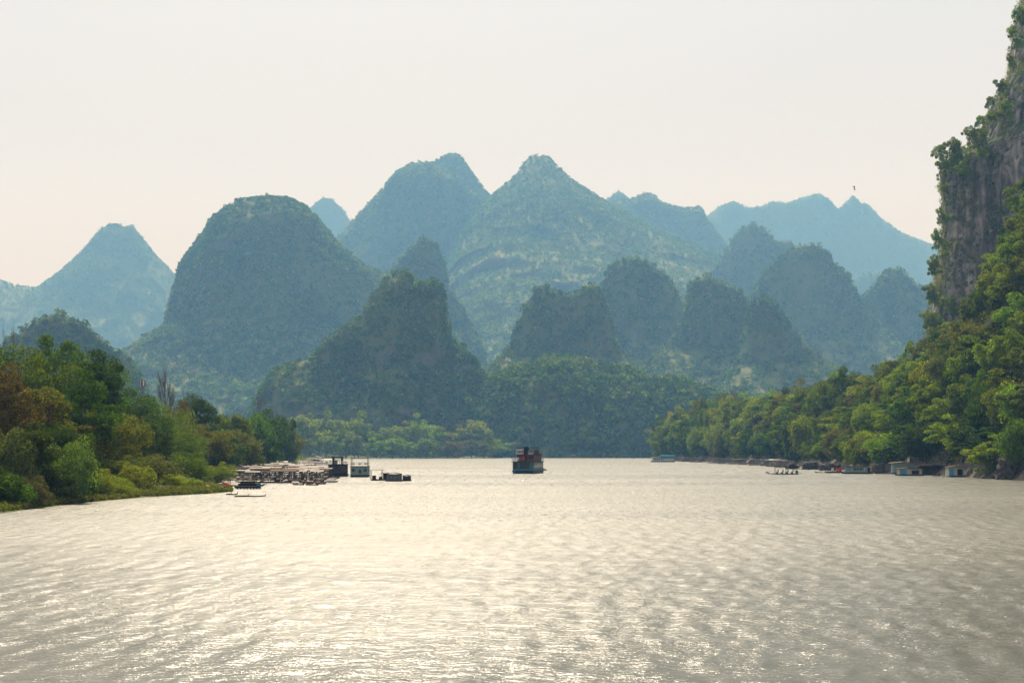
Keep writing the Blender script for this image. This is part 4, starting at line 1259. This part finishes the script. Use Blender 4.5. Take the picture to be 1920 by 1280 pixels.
def houseboat_dark():
    D = gd(893); x, y, _ = P(631, 893, D)
    t = thing('houseboat', 'dark two-storey houseboat with an open frame on its roof', 'boat', (x, y + 3, 0), R(4))
    W = 4.7
    hull_prism(MB(), W, 8, .55, .9).build('hull', M['black'], t)
    c = MB().box((0, .2, 1.65), (W - .5, 6.4, 2.1)).build('cabin', M['wood'], t)
    for k in range(4): MB().box((-1.55 + k * 1.03, -3.03, 1.8), (.72, .06, 1.15)).build('window', M['glass'], c)
    MB().box((0, .1, 2.78), (W - .1, 7.0, .12)).build('roof', M['thatch'], t)
    for xx in (-1.1, .9):
        for yy in (-2.2, 2.4): MB().tube([(xx, yy, 2.8), (xx, yy, 4.35)], .14, None, 5).build('post', M['wood'], t)
    MB().box((-.1, .1, 4.42), (2.6, 5.2, .26)).build('upper_roof', M['black'], t)
    rl = MB(); railing(rl, -1.1, .9, -2.2, 2.84, .9, 4); rl.build('railing', M['wood'], t)
    rl = MB(); railing(rl, 1.0, 2.2, -3.2, 2.84, .62, 3); rl.box((1.6, -3.2, 3.25), (1.15, .06, .36)); rl.build('railing', M['white'], t)
    MB().box((-.5, -.4, 3.3), (.7, 1.0, .9)).build('locker', M['cream'], t)
    rl = MB(); railing(rl, -2.2, 2.2, -3.6, .55, .7, 6); rl.build('railing', M['wood'], t)
houseboat_dark()

def houseboat_pale():
    D = gd(894); x, y, _ = P(672.5, 894, D)
    t = thing('houseboat', 'pale flat-topped houseboat with white rails beside the dark houseboat', 'boat', (x, y + 3, 0), R(3))
    W = 4.2
    hull_prism(MB(), W, 8, .45, .9).build('hull', M['black'], t)
    c = MB().box((0, .2, 1.45), (W - .2, 6.4, 1.95)).build('cabin', M['paleteal'], t)
    MB().box((.15, -3.03, 1.25), (.55, .06, .9)).build('door', M['glass'], c)
    for xx in (-1.35, 1.3): MB().box((xx, -3.03, 1.55), (.65, .06, .65)).build('window', M['glass'], c)
    MB().box((0, .15, 2.48), (W, 6.8, .10)).build('roof', M['cream'], t)
    rl = MB(); railing(rl, -W / 2 + .1, W / 2 - .1, -3.1, 2.53, .78, 6)
    for xx in (-1.35, .1, 1.4): rl.box((xx, -3.12, 2.95), (.8, .06, .42))
    rl.build('railing', M['white'], t)
    fr = MB()
    for xx in (-1.85, 1.85):
        fr.tube([(xx, -2.6, 2.5), (xx, -2.6, 4.3)], .09, None, 5)
        fr.tube([(xx, 2.6, 2.5), (xx, 2.6, 4.3)], .05, None, 5)
        fr.tube([(xx, -2.6, 4.3), (xx, 2.6, 4.3)], .05, None, 5)
    fr.tube([(-1.85, -2.6, 4.3), (1.85, -2.6, 4.3)], .09, None, 5)
    fr.build('awning_frame', M['steel'], t)
houseboat_pale()

def canopy_raft():
    D = gd(900.5); x, y, _ = P(709, 900, D)
    t = thing('raft', 'brown work raft with a thin tan awning beside the grey hut', 'raft', (x, y + 1.5, 0), 0)
    MB().box((0.3, 0, .12), (3.4, 3.0, .28)).build('deck', M['wood'], t)
    for xx in (-1.55, .6):
        for yy in (-1.1, 1.1): MB().tube([(xx, yy, .2), (xx, yy, 1.95)], .05, None, 5).build('post', M['wood'], t)
    MB().prism([(-2.0, 1.88), (-.6, 2.1), (.9, 2.02), (.9, 2.1), (-.6, 2.18), (-2.0, 1.96)], 'y', -1.4, 1.4).build('awning', M['tan'], t)
    for c_, s_ in (((-.9, -.3, .62), (.7, .6, .7)), ((1.3, .2, .8), (.9, 1.0, 1.1)), ((.4, -.6, .5), (.6, .5, .5))): MB().box(c_, s_).build('crate', M['thatch'], t, None, 0.03)
    MB().box((1.35, -.3, 1.42), (1.5, 1.6, .10)).build('roof', M['tan'], t)
canopy_raft()

def hut(px0, px1, pytop, pybase, label, wall, roof):
    D = gd(pybase); x, y, _ = P((px0 + px1) / 2, pybase, D)
    W = (px1 - px0) / F * D; H = (pybase - pytop) / F * D
    t = thing('floating_hut', label, 'hut', (x, y + 1.5, 0))
    MB().box((0, 0, .12), (W * 1.08, 3.3, .3)).build('pontoon', M['black'], t)
    b = MB().box((0, 0, .27 + (H - .55) / 2), (W * .92, 2.9, H - .55))
    b.build('wall', wall, t)
    ribs = MB()
    n = max(3, int(W / .45))
    for k in range(n): ribs.box((-W * .44 + W * .88 * k / (n - 1), -1.47, .27 + (H - .6) / 2), (.07, .05, H - .62))
    ribs.build('batten', M['wood'], t)
    MB().prism([(-W * .52, H - .32), (0, H - .02), (W * .52, H - .32), (W * .52, H - .24), (0, H + .06), (-W * .52, H - .24)], 'y', -1.7, 1.7).build('roof', roof, t)
hut(723.5, 752.5, 886, 902, "grey ribbed floating hut right of the two houseboats", M['steel'], M['thatch'])
hut(754.5, 769, 889.5, 901.5, "smallest boxy brown hut at the end of the floats", M['wood'], M['pink'])

def punt(px, py, Lpx, label, mat, rz=R(90), extra=None, name='punt', cat='boat'):
    D = gd(py); x, y, _ = P(px, py, D); L = Lpx / F * D
    z = lground(x, y) + 0.15 if x < lshore(y) - 0.3 else 0.0
    t = thing(name, label, cat, (x, y + .4, z), rz)
    prof = [(-L / 2, .42), (-L / 2 + L * .16, .22), (0, .16), (L / 2 - L * .14, .22), (L / 2, .40), (L / 2 - L * .10, -.1), (-L / 2 + L * .12, -.1)]
    MB().prism(prof, 'x', -.5, .5).build('hull', mat, t)
    if extra == 'roof':
        MB().prism([(-L * .30, 1.25), (L * .32, 1.30), (L * .32, 1.38), (-L * .30, 1.33)], 'x', -.75, .75).build('roof', M['tan'], t)
        for yy in (-L * .27, 0, L * .28):
            for xx in (-.55, .55): MB().tube([(xx, yy, .15), (xx, yy, 1.28)], .04, None, 5).build('post', M['wood'], t)
        MB().box((0, -L * .1, .55), (.9, L * .3, .55)).build('cargo', M['wood'], t)
    if extra == 'seat':
        for yy in (-L * .18, L * .15): MB().box((0, yy, .34), (.9, .25, .06)).build('seat', M['bamboo'], t)
    return t
punt(455, 911, 90, "long dark boat with tan roof in front of the raft rows", M['wood'], extra='roof')
punt(585, 909.5, 26, "small brown punt at the right end of the raft rows", M['wood'], extra='seat')
punt(560, 909, 22, "short brown punt beside the jumble of floats", M['bamboo'], extra='seat')
punt(602, 907.5, 18, "shortest tan punt closest to the dark houseboat", M['tan'], extra='seat')
punt(386, 914, 46, "slim tan punt drawn up on the grass point", M['tan'], extra='seat')
punt(404, 921.5, 34, "white flat skiff at the tip of the grass point", M['white'], extra='seat')
punt(1187, 858.7, 10, "tiny dark boat far off by the far shore", M['wood'], extra='seat')
punt(1545, 886, 34, "low brown punt left of the orange barrels", M['wood'], extra='seat')
punt(1655, 888, 30, "low dark punt between the long houseboat and the sheds", M['wood'], extra='seat')

def kayak():
    D = gd(914); x, y, _ = P(424, 913, D)
    me = MB()
    me.prism([(-.85, .22), (-.4, .60), (.15, .50), (.85, .20), (.7, .03), (-.7, .03)], 'y', -.35, .35)
    o = me.build('upturned_canoe', M['red'], None, (x, y, .25), 0.06)
    tag(o, "bright red upturned canoe lying at the edge of the grass point", "canoe")
kayak()

def pontoon():
    D = gd(916.5); x, y, _ = P(463, 916, D)
    W = 48 / F * D
    t = thing('pontoon', 'black floating pontoon on a row of white drums in front of the rafts', 'pontoon', (x, y + .8, 0), R(2))
    MB().box((0, 0, .32), (W, 1.5, .22)).box((0, .5, .60), (W * .8, .2, .45)).box((0, .3, .08), (W * .96, .9, .4)).build('deck', M['black'], t)
    for k in range(8):
        xx = -W * .44 + W * .88 * k / 7
        MB().tube([(xx - .14, -.7, .08), (xx + .14, -.7, .08)], .10, None, 8).build('drum', M['cream'], t)
    MB().box((W * .42, .1, .66), (.55, .8, .5)).build('tank', M['teal'], t)
pontoon()

# jumble of floats in front of the raft rows
rj = random.Random(3)
for k in range(16):
    px = rj.uniform(540, 628); py = 905 + rj.uniform(-1.5, 2.6)
    D = gd(py); x, y, _ = P(px, py, D)
    c, nm = rj.choice([('white', 'white'), ('cream', 'cream'), ('tan', 'tan'), ('palegrey', 'grey')])
    m = MB(); L = rj.uniform(.45, .75)
    a = rj.uniform(0, 3.14)
    m.tube([(-L * math.cos(a), -L * math.sin(a), .18), (-L * .9 * math.cos(a), -L * .9 * math.sin(a), .22), (L * .9 * math.cos(a), L * .9 * math.sin(a), .22), (L * math.cos(a), L * math.sin(a), .18)], .26, .26, 9)
    o = m.build('float_drum', M[c], None, (x, y, rj.choice([0, 0, .25])))
    tag(o, nm, "float", "loose drums floating in front of the raft rows")
    TREES.append(dict(o=o, colour=nm, cat='float', zone='bobbing in front of the moored raft rows', px=px, name='float_drum', h=.4, y=y, size=''))

def log(px0, px1, py, label):
    D = gd(py); a = P(px0, py, D); b = P(px1, py, D)
    L = b[0] - a[0]
    m = MB()
    m.tube([(-L / 2, 0, .05), (-L * .2, .2, .10), (L * .2, -.1, .06), (L / 2, .1, .14)], .13, .07, 7)
    m.tube([(-L * .1, .1, .1), (-L * .02, .3, .42)], .05, .02, 5).tube([(L / 2 - .1, .1, .1), (L / 2 + .05, .15, .4)], .05, .03, 5)
    tag(m.build('driftwood_log', M['wood'], None, ((a[0] + b[0]) / 2, D, 0)), label, "log")
log(440, 498, 931, "thin driftwood log floating off the grass point")
log(424, 445, 927.5, "short thick dark log at the tip of the grass point")

def blue_boat():
    D = gd(866); x, y, _ = P(1243, 866, D)
    t = thing('ferry_boat', 'white boat with turquoise awning at the end of the wooded point', 'boat', (x, y + 2, 0), R(-90 + 4))
    L, W = 14.0, 4.0
    hull_prism(MB(), W, L, .7, 1.6).build('hull', M['teal'], t)
    c = MB().box((0, -3.2, 1.75), (W - .5, 5.6, 2.1)).build('cabin', M['white'], t)
    for k in range(5): MB().box((W / 2 - .23, -5.2 + k * 1.05, 1.9), (.06, .62, 1.1)).build('window', M['glass'], c)
    for k in range(5): MB().box((-W / 2 + .23, -5.2 + k * 1.05, 1.9), (.06, .62, 1.1)).build('window', M['glass'], c)
    MB().box((0, -3.2, 2.88), (W, 6.2, .12)).build('roof', M['cream'], t)
    MB().box((0, 3.2, 1.25), (W - .4, 5.6, 1.1)).build('bulwark', M['white'], t)
    for sx in (-1, 1):
        for yy in (.4, 3.2, 6.2): MB().tube([(sx * 1.6, yy, 1.6), (sx * 1.6, yy, 3.1)], .05, None, 5).build('post', M['steel'], t)
    arc = [(-2.2 + 4.4 * i / 10, 2.7 + 1.35 * math.sin(math.pi * i / 10) ** .7) for i in range(11)]
    MB().prism(arc, 'y', -1.6, 6.8).build('awning', M['cyan'], t)
blue_boat()

def motor_raft():
    D = gd(889); x, y, _ = P(1468, 889, D)
    t = thing('tour_raft', 'long motor raft with flat brown canopy setting out from the right bank', 'raft', (x, y + 1, 0), R(90))
    L = 8.0
    d = MB()
    for k in range(9):
        xx = (k - 4) * .22
        d.tube([(xx, L / 2, .55), (xx, L / 2 - .8, .2), (xx, 0, .1), (xx, -L / 2, .12)], .11, None, 6)
    d.build('deck', M['black'], t)
    for sx in (-.85, .85):
        for yy in (-3.4, -1, 1.8): MB().tube([(sx, yy, .15), (sx, yy, 1.95)], .05, None, 5).build('post', M['wood'], t)
    MB().prism([(-3.9, 1.95), (-1, 2.08), (2.4, 1.98), (2.4, 2.08), (-1, 2.20), (-3.9, 2.06)], 'x', -1.1, 1.1).build('canopy', M['thatch'], t)
    for k in range(4):
        yy = 1.3 - k * 1.25
        b = MB().box((0, yy, .52), (1.3, .5, .09))
        pts_ = [(0 + .6 * math.cos(a), yy - .28, .9 + .38 * math.sin(a)) for a in np.linspace(0, math.pi, 7)]
        b.tube(pts_, .06, None, 5).box((0, yy - .28, .78), (1.15, .06, .36)).box((0, yy, .3), (1.1, .36, .4))
        b.build('bench', M['black'], t)
    MB().box((0, -3.7, .6), (.5, .5, .7)).tube([(0, -3.9, .6), (0, -5.0, .1)], .05, None, 5).build('outboard_motor', M['black'], t)
motor_raft()

def thatch_heap():
    D = gd(879); x, y, _ = P(1486, 879, D)
    m = MB()
    rt = random.Random(6)
    n = 14
    for k in range(70):
        a = rt.uniform(0, 6.283); r_ = rt.random() ** .6 * 2.3
        px_, py_ = r_ * math.cos(a), r_ * .6 * math.sin(a)
        zz = .25 + 1.5 * (1 - (r_ / 2.4) ** 1.5)
        b = rt.uniform(0, 6.283)
        m.tube([(px_ - .55 * math.cos(b), py_ - .4 * math.sin(b), zz - .1), (px_ + .55 * math.cos(b), py_ + .4 * math.sin(b), zz + rt.uniform(-.1, .25))], .10, .06, 5)
    m.box((0, 0, .15), (4.4, 2.6, .3)).box((0, 0, .75), (3.0, 1.6, 1.0), 0, .5)
    tag(m.build('thatch_heap', M['thatch'], None, (x, y, 0)), "brown heap of thatch and sticks on a float behind the motor raft", "heap")
thatch_heap()

def long_houseboat():
    D = gd(888); x, y, _ = P(1610, 888, D)
    t = thing('houseboat', 'long low pale houseboat with a band of windows and thin flat roof', 'boat', (x, y + 1.6, 0), R(-2))
    W = 7.0
    MB().box((0, 0, .12), (W + .6, 3.2, .42)).build('hull', M['black'], t)
    c = MB().box((-.3, 0, 1.1), (W - 1.6, 2.6, 1.55)).build('wall', M['paleteal'], t)
    for k in range(6): MB().box((-1.1 + k * .42, -1.33, 1.28), (.27, .06, .62)).build('window', M['glass'], c)
    MB().box((2.75, .2, 1.0), (.9, 2.2, 1.3)).build('lean_to', M['wood'], t)
    MB().prism([(-3.6, 1.86), (4.0, 1.98), (4.0, 2.10), (-3.6, 1.98)], 'y', -1.7, 1.7).build('roof', M['thatch'], t)
    MB().box((-1.55, -1.34, 1.3), (.12, .06, 1.1)).box((1.62, -1.34, 1.3), (.12, .06, 1.1)).box((0.03, -1.34, 1.66), (3.1, .05, .08)).build('window_frame', M['white'], c)
long_houseboat()

def barrels():
    D = gd(886.5)
    for px, c, nm in ((1571, 'orange', 'bright orange barrel standing on the float left of the long houseboat'), (1577, 'red', 'red barrel right of the orange barrel on the same float'), (1563, 'white', 'white drum left of the orange barrel on the same float')):
        x, y, _ = P(px, 886, D)
        b = MB().tube([(0, 0, .45), (0, 0, .52), (0, 0, .9), (0, 0, 1.3), (0, 0, 1.36)], .36, .34, 10)
        tag(b.build('barrel', M[c], None, (x, y + 1, 0)), nm, "barrel")
    x, y, _ = P(1568, 887, D)
    o = MB().box((0, 0, .3), (5.2, 2.4, .28)).box((0, -1.1, .1), (5.0, .2, .2)).box((0, 1.1, .1), (5.0, .2, .2)).build('float', M['wood'], None, (x, y + 1, 0))
    tag(o, "flat brown float carrying the orange, red and white barrels", "float")
barrels()

def shed(px0, px1, pyt, pyb, label, wall, roof, front=None, open_=False, dz=0.25, name='floating_shed'):
    D = gd(pyb); x, y, _ = P((px0 + px1) / 2, pyb, D)
    W = (px1 - px0) / F * D; H = (pyb - pyt) / F * D
    t = thing(name, label, 'shed', (x, y + 1.8, 0), R(-3))
    MB().box((0, 0, .12), (W * 1.02, 3.6, .4)).build('pontoon', M['black'], t)
    if open_:
        for xx in (-W * .45, -W * .1, W * .2, W * .45):
            for yy in (-1.6, 1.6): MB().tube([(xx, yy, .3), (xx, yy, H - .2)], .07, None, 5).build('post', M['wood'], t)
        MB().box((0, 1.5, .3 + (H - .6) / 2), (W * .92, .08, H - .6)).build('back_wall', wall, t)
        MB().box((W * .12, -.2, .85), (W * .5, 1.6, 1.0)).build('cargo', M['wood'], t)
    else:
        MB().box((0, 0, .32 + (H - .6) / 2), (W * .9, 3.0, H - .6)).build('wall', wall, t)
    if front is not None:
        MB().box((-W * .30, -1.53, .35 + (H - .9) / 2), (W * .26, .07, H - .95)).build('panel', front, t)
        MB().box((W * .18, -1.53, .35 + (H - .9) / 2), (W * .3, .06, H - 1.0)).build('doorway', M['black'], t)
    MB().prism([(-W * .53, H - .30), (-W * .1, H - .04), (W * .53, H - .30 - dz), (W * .53, H - .18 - dz), (-W * .1, H + .08), (-W * .53, H - .18)], 'y', -1.95, 1.95).build('roof', roof, t)
    return t
shed(1674, 1728, 866, 888.5, "largest shed with a broad olive sloping roof", M['paleteal'], M['olive'])
shed(1686, 1732, 877, 891.5, "low shed with bright blue panel in front of the olive-roofed shed", M['cream'], M['tan'], M['blue'])
shed(1728, 1780, 870.5, 890.5, "dark open-sided shed right of the olive-roofed shed", M['wood'], M['thatch'], None, True)
shed(1779, 1812, 874, 894, "small pale hut with blue panel and rounded tan roof, last of the sheds", M['cream'], M['tan'], M['blue'], False, .1)
# drifting boards in front of the sheds
for k, (px, py, nm) in enumerate(((1756, 892.5, "tan plank float in front of the dark open-sided shed"), (1772, 894, "pale plank float left of the small pale hut"), (1648, 886, "cream plank float right of the long houseboat"))):
    D = gd(py); x, y, _ = P(px, py, D)
    m = MB()
    for j in range(4): m.box((0.03 * j, (j - 1.5) * .3, .12), (2.2 - .2 * j, .24, .1), .04 * j)
    m.box((.5, .1, .32), (.6, .5, .32)).box((-.6, -.1, .28), (.4, .5, .24))
    tag(m.build('plank_float', M[('tan', 'cream', 'cream')[k]], None, (x, y, 0)), nm, "float")

# rocks at the right shore
def boulder(px, py, w, h, label, seed):
    D = gd(py); x, y, _ = P(px, py, D)
    import bmesh
    b = bmesh.new()
    bmesh.ops.create_icosphere(b, subdivisions=4, radius=1.0)
    me = bpy.data.meshes.new('boulder'); b.to_mesh(me); b.free()
    v = np.array([q.co[:] for q in me.vertices])
    n = fbm(v * 1.5 + seed, seed, 5, 0.6); n2 = np.abs(fbm(v * 3.1 + seed, seed + 5, 4, 0.6))
    v = v * (1 + .75 * n - .5 * n2)[:, None]
    v = np.sign(v) * np.abs(v) ** 0.85
    v = v * np.array([w / 2, w / 2 * .8, h / 1.6]) + np.array([0, 0, h * .3])
    me.vertices.foreach_set('co', v.astype(np.float32).ravel()); me.materials.append(M['rock']); me.update()
    tag(link('boulder', me, None, (x, y + w * .35, max(0.0, rground(x, y) - 0.45 * h))), label, "boulder", "boulders at the right waterline")
boulder(1908, 899, 6.5, 5.2, "largest brown boulder at the foot of the slope, at the right edge", 3)
boulder(1884, 898, 3.8, 2.4, "low boulder left of the largest brown boulder", 5)
boulder(1560, 882, 7, 2.4, "grey boulder on the shore left of the long houseboat", 7)
boulder(1528, 880, 8, 2.8, "grey boulder under the trees right of the motor raft", 9)
boulder(1632, 883, 4, 4.2, "pale boulder on the shore above the long houseboat", 11)
boulder(1650, 886.5, 3.2, 2.6, "tan boulder between the long houseboat and the olive-roofed shed", 13)

def ramp():
    D = 840.0
    a = P(1322, 866, D)
    m = MB()
    m.prism([(-6, -.5), (4, 5.2), (7, 5.4), (8, -.5)], 'y', -2.5, 6)
    tag(m.build('landing_ramp', M['dirt'], None, (a[0], D, 0)), "bare earth landing ramp on the shore left of the long raft row", "ramp")
ramp()

def lattice_mast(px, top, D, w, label, plats):
    x, y, _ = P(px, top, D)
    g = lground(x, D); H = CH + (HY - top) / F * D - g
    t = thing('radio_mast', label, 'mast', (x, y, g))
    m = MB()
    nseg = 14
    c = [(-w, -w), (w, -w), (w, w), (-w, w)]
    def q(k, i):
        s = 1 - .55 * k / nseg
        return (c[i][0] * s, c[i][1] * s, H * .94 * k / nseg)
    for i in range(4): m.tube([q(0, i), q(nseg, i)], .20, .15, 5)
    for k in range(nseg):
        for i in range(4):
            m.tube([q(k, i), q(k + 1, (i + 1) % 4)], .10, None, 4)
            m.tube([q(k + 1, i), q(k + 1, (i + 1) % 4)], .07, None, 4)
    m.build('lattice', M['steel'], t)
    MB().tube([(0, 0, H * .9), (0, 0, H)], .10, .05, 5).build('spire', M['steel'], t)
    for z in plats:
        MB().box((0, 0, H * z), (w * 2.1, w * 2.1, .22)).build('platform', M['steel'], t)
        for i in range(6):
            a = i * math.pi / 3
            MB().box((math.cos(a) * w * 1.15, math.sin(a) * w * 1.15, H * z + 1.2), (.42, .42, 2.3), a).build('antenna', M['white'] if i % 2 else M['maroon'], t)
lattice_mast(218, 678, 560, .85, "tall lattice radio mast with antennas above the left bank trees", (.84, .91))
lattice_mast(268, 714, 600, .7, "shorter lattice mast between the tall mast and the bare tree", (.93,))

def bird():
    x, y, z = P(1602, 353, 300)
    m = MB()
    m.tube([(-.06, 0, -.42), (-.03, 0, -.2), (0, 0, .05), (.03, 0, .28), (.05, 0, .38)], .05, .07, 8)
    m.add([(0, .02, .12), (-.30, .1, .30), (-.20, .1, .42), (.02, .02, .26), (0, .06, .12), (-.30, .13, .30), (-.20, .13, .42), (.02, .06, .26)], [(0, 1, 2, 3), (7, 6, 5, 4), (0, 4, 5, 1), (1, 5, 6, 2), (2, 6, 7, 3), (3, 7, 4, 0)])
    m.add([(.02, .02, .05), (.24, .1, -.22), (.14, .1, -.30), (-.02, .02, -.10), (.02, .06, .05), (.24, .13, -.22), (.14, .13, -.30), (-.02, .06, -.10)], [(0, 1, 2, 3), (7, 6, 5, 4), (0, 4, 5, 1), (1, 5, 6, 2), (2, 6, 7, 3), (3, 7, 4, 0)])
    o = m.build('bird', M['feather'], None, (x, y, z))
    o.scale = (1.15,) * 3
    tag(o, "dark bird gliding in the sky above the palest peaks", "bird")
bird()

def small_far_things():
    # white-roofed kiosk and its boats on the far shore
    for px, py, W, label in ((1075, 851, 5.0, "white-roofed shelter on the far shore right of the cruise boat"), (593, 857.5, 7.0, "white-roofed shelter on the grass behind the raft rows")):
        D = 1395 if px > 900 else 900
        x, y, _ = P(px, py, D)
        z = 0.2 if px > 900 else lground(x, D)
        t = thing('shelter', label, 'shelter', (x, D, z))
        for sx in (-1, 1):
            for sy in (-1, 1): MB().tube([(sx * W * .42, sy * 1.4, 0), (sx * W * .42, sy * 1.4, 2.3)], .12, None, 5).build('post', M['wood'], t)
        MB().prism([(-W / 2, 2.2), (0, 3.0), (W / 2, 2.2), (W / 2, 2.35), (0, 3.2), (-W / 2, 2.35)], 'y', -2, 2).build('roof', M['white'], t)
        MB().box((0, .5, .7), (W * .6, 1.2, 1.3)).build('counter', M['maroon'], t)
    D = 1392.0
    x, y, _ = P(950, 856, D)
    m = MB().prism([(-4, .9), (4, .9), (3.4, .2), (-3.4, .2)], 'y', -1, 1)
    t = thing('barge', "low white barge along the far shore left of the cruise boat", 'boat', (x, D, 0))
    m.build('hull', M['white'], t); MB().box((1, 0, 1.4), (2.5, 1.4, 1.0)).build('cabin', M['palegrey'], t)
small_far_things()

# ------------------------------------------------------------------ labels that single out each repeated thing
groups = {}
for d in TREES: groups.setdefault((d['colour'], d['cat'], d['zone']), []).append(d)
ORD += ['twenty-first', 'twenty-second', 'twenty-third', 'twenty-fourth', 'twenty-fifth', 'twenty-sixth', 'twenty-seventh', 'twenty-eighth', 'twenty-ninth', 'thirtieth']
ORD2 = lambda n: ORD[n]
for (colour, cat, zone), L in groups.items():
    L.sort(key=lambda d: d['px'])
    word = {'tree': 'tree', 'shrub': 'shrub', 'bare tree': 'leafless tree', 'float': 'float drum'}[cat]
    for k, d in enumerate(L):
        col = '' if colour == 'bare' else colour + ' '
        if len(L) == 1:
            lab = "the only %s%s %s" % (col, word, zone)
        elif k == 0:
            lab = "leftmost %s%s %s" % (col, word, zone)
        elif k == len(L) - 1:
            lab = "rightmost %s%s %s" % (col, word, zone)
        else:
            lab = "%s %s%s from the left %s" % (ORD2(k), col, word, zone)
        d['o']["label"] = lab

# ------------------------------------------------------------------ haze
def haze():
    m, nt, out = newmat("haze_air")
    m.cycles.volume_sampling = "DISTANCE"
    pv = N(nt, "ShaderNodeVolumePrincipled")
    pv.inputs["Color"].default_value = (*HAZE_COLOR, 1)
    pv.inputs["Absorption Color"].default_value = (1, 1, 1, 1)
    pv.inputs["Density"].default_value = HAZE_DENSITY
    pv.inputs["Anisotropy"].default_value = HAZE_G
    nt.links.new(pv.outputs[0], out.inputs["Volume"])
    x0, x1, y0, y1, z0, z1 = -9700, 9700, -220, 9100, -7.5, 1650
    o = MB().box(((x0 + x1) / 2, (y0 + y1) / 2, (z0 + z1) / 2), (x1 - x0, y1 - y0, z1 - z0)).build("haze", m)
    tag(o, "pale blue haze thickening towards the far hills", "haze", kind="stuff")
haze()
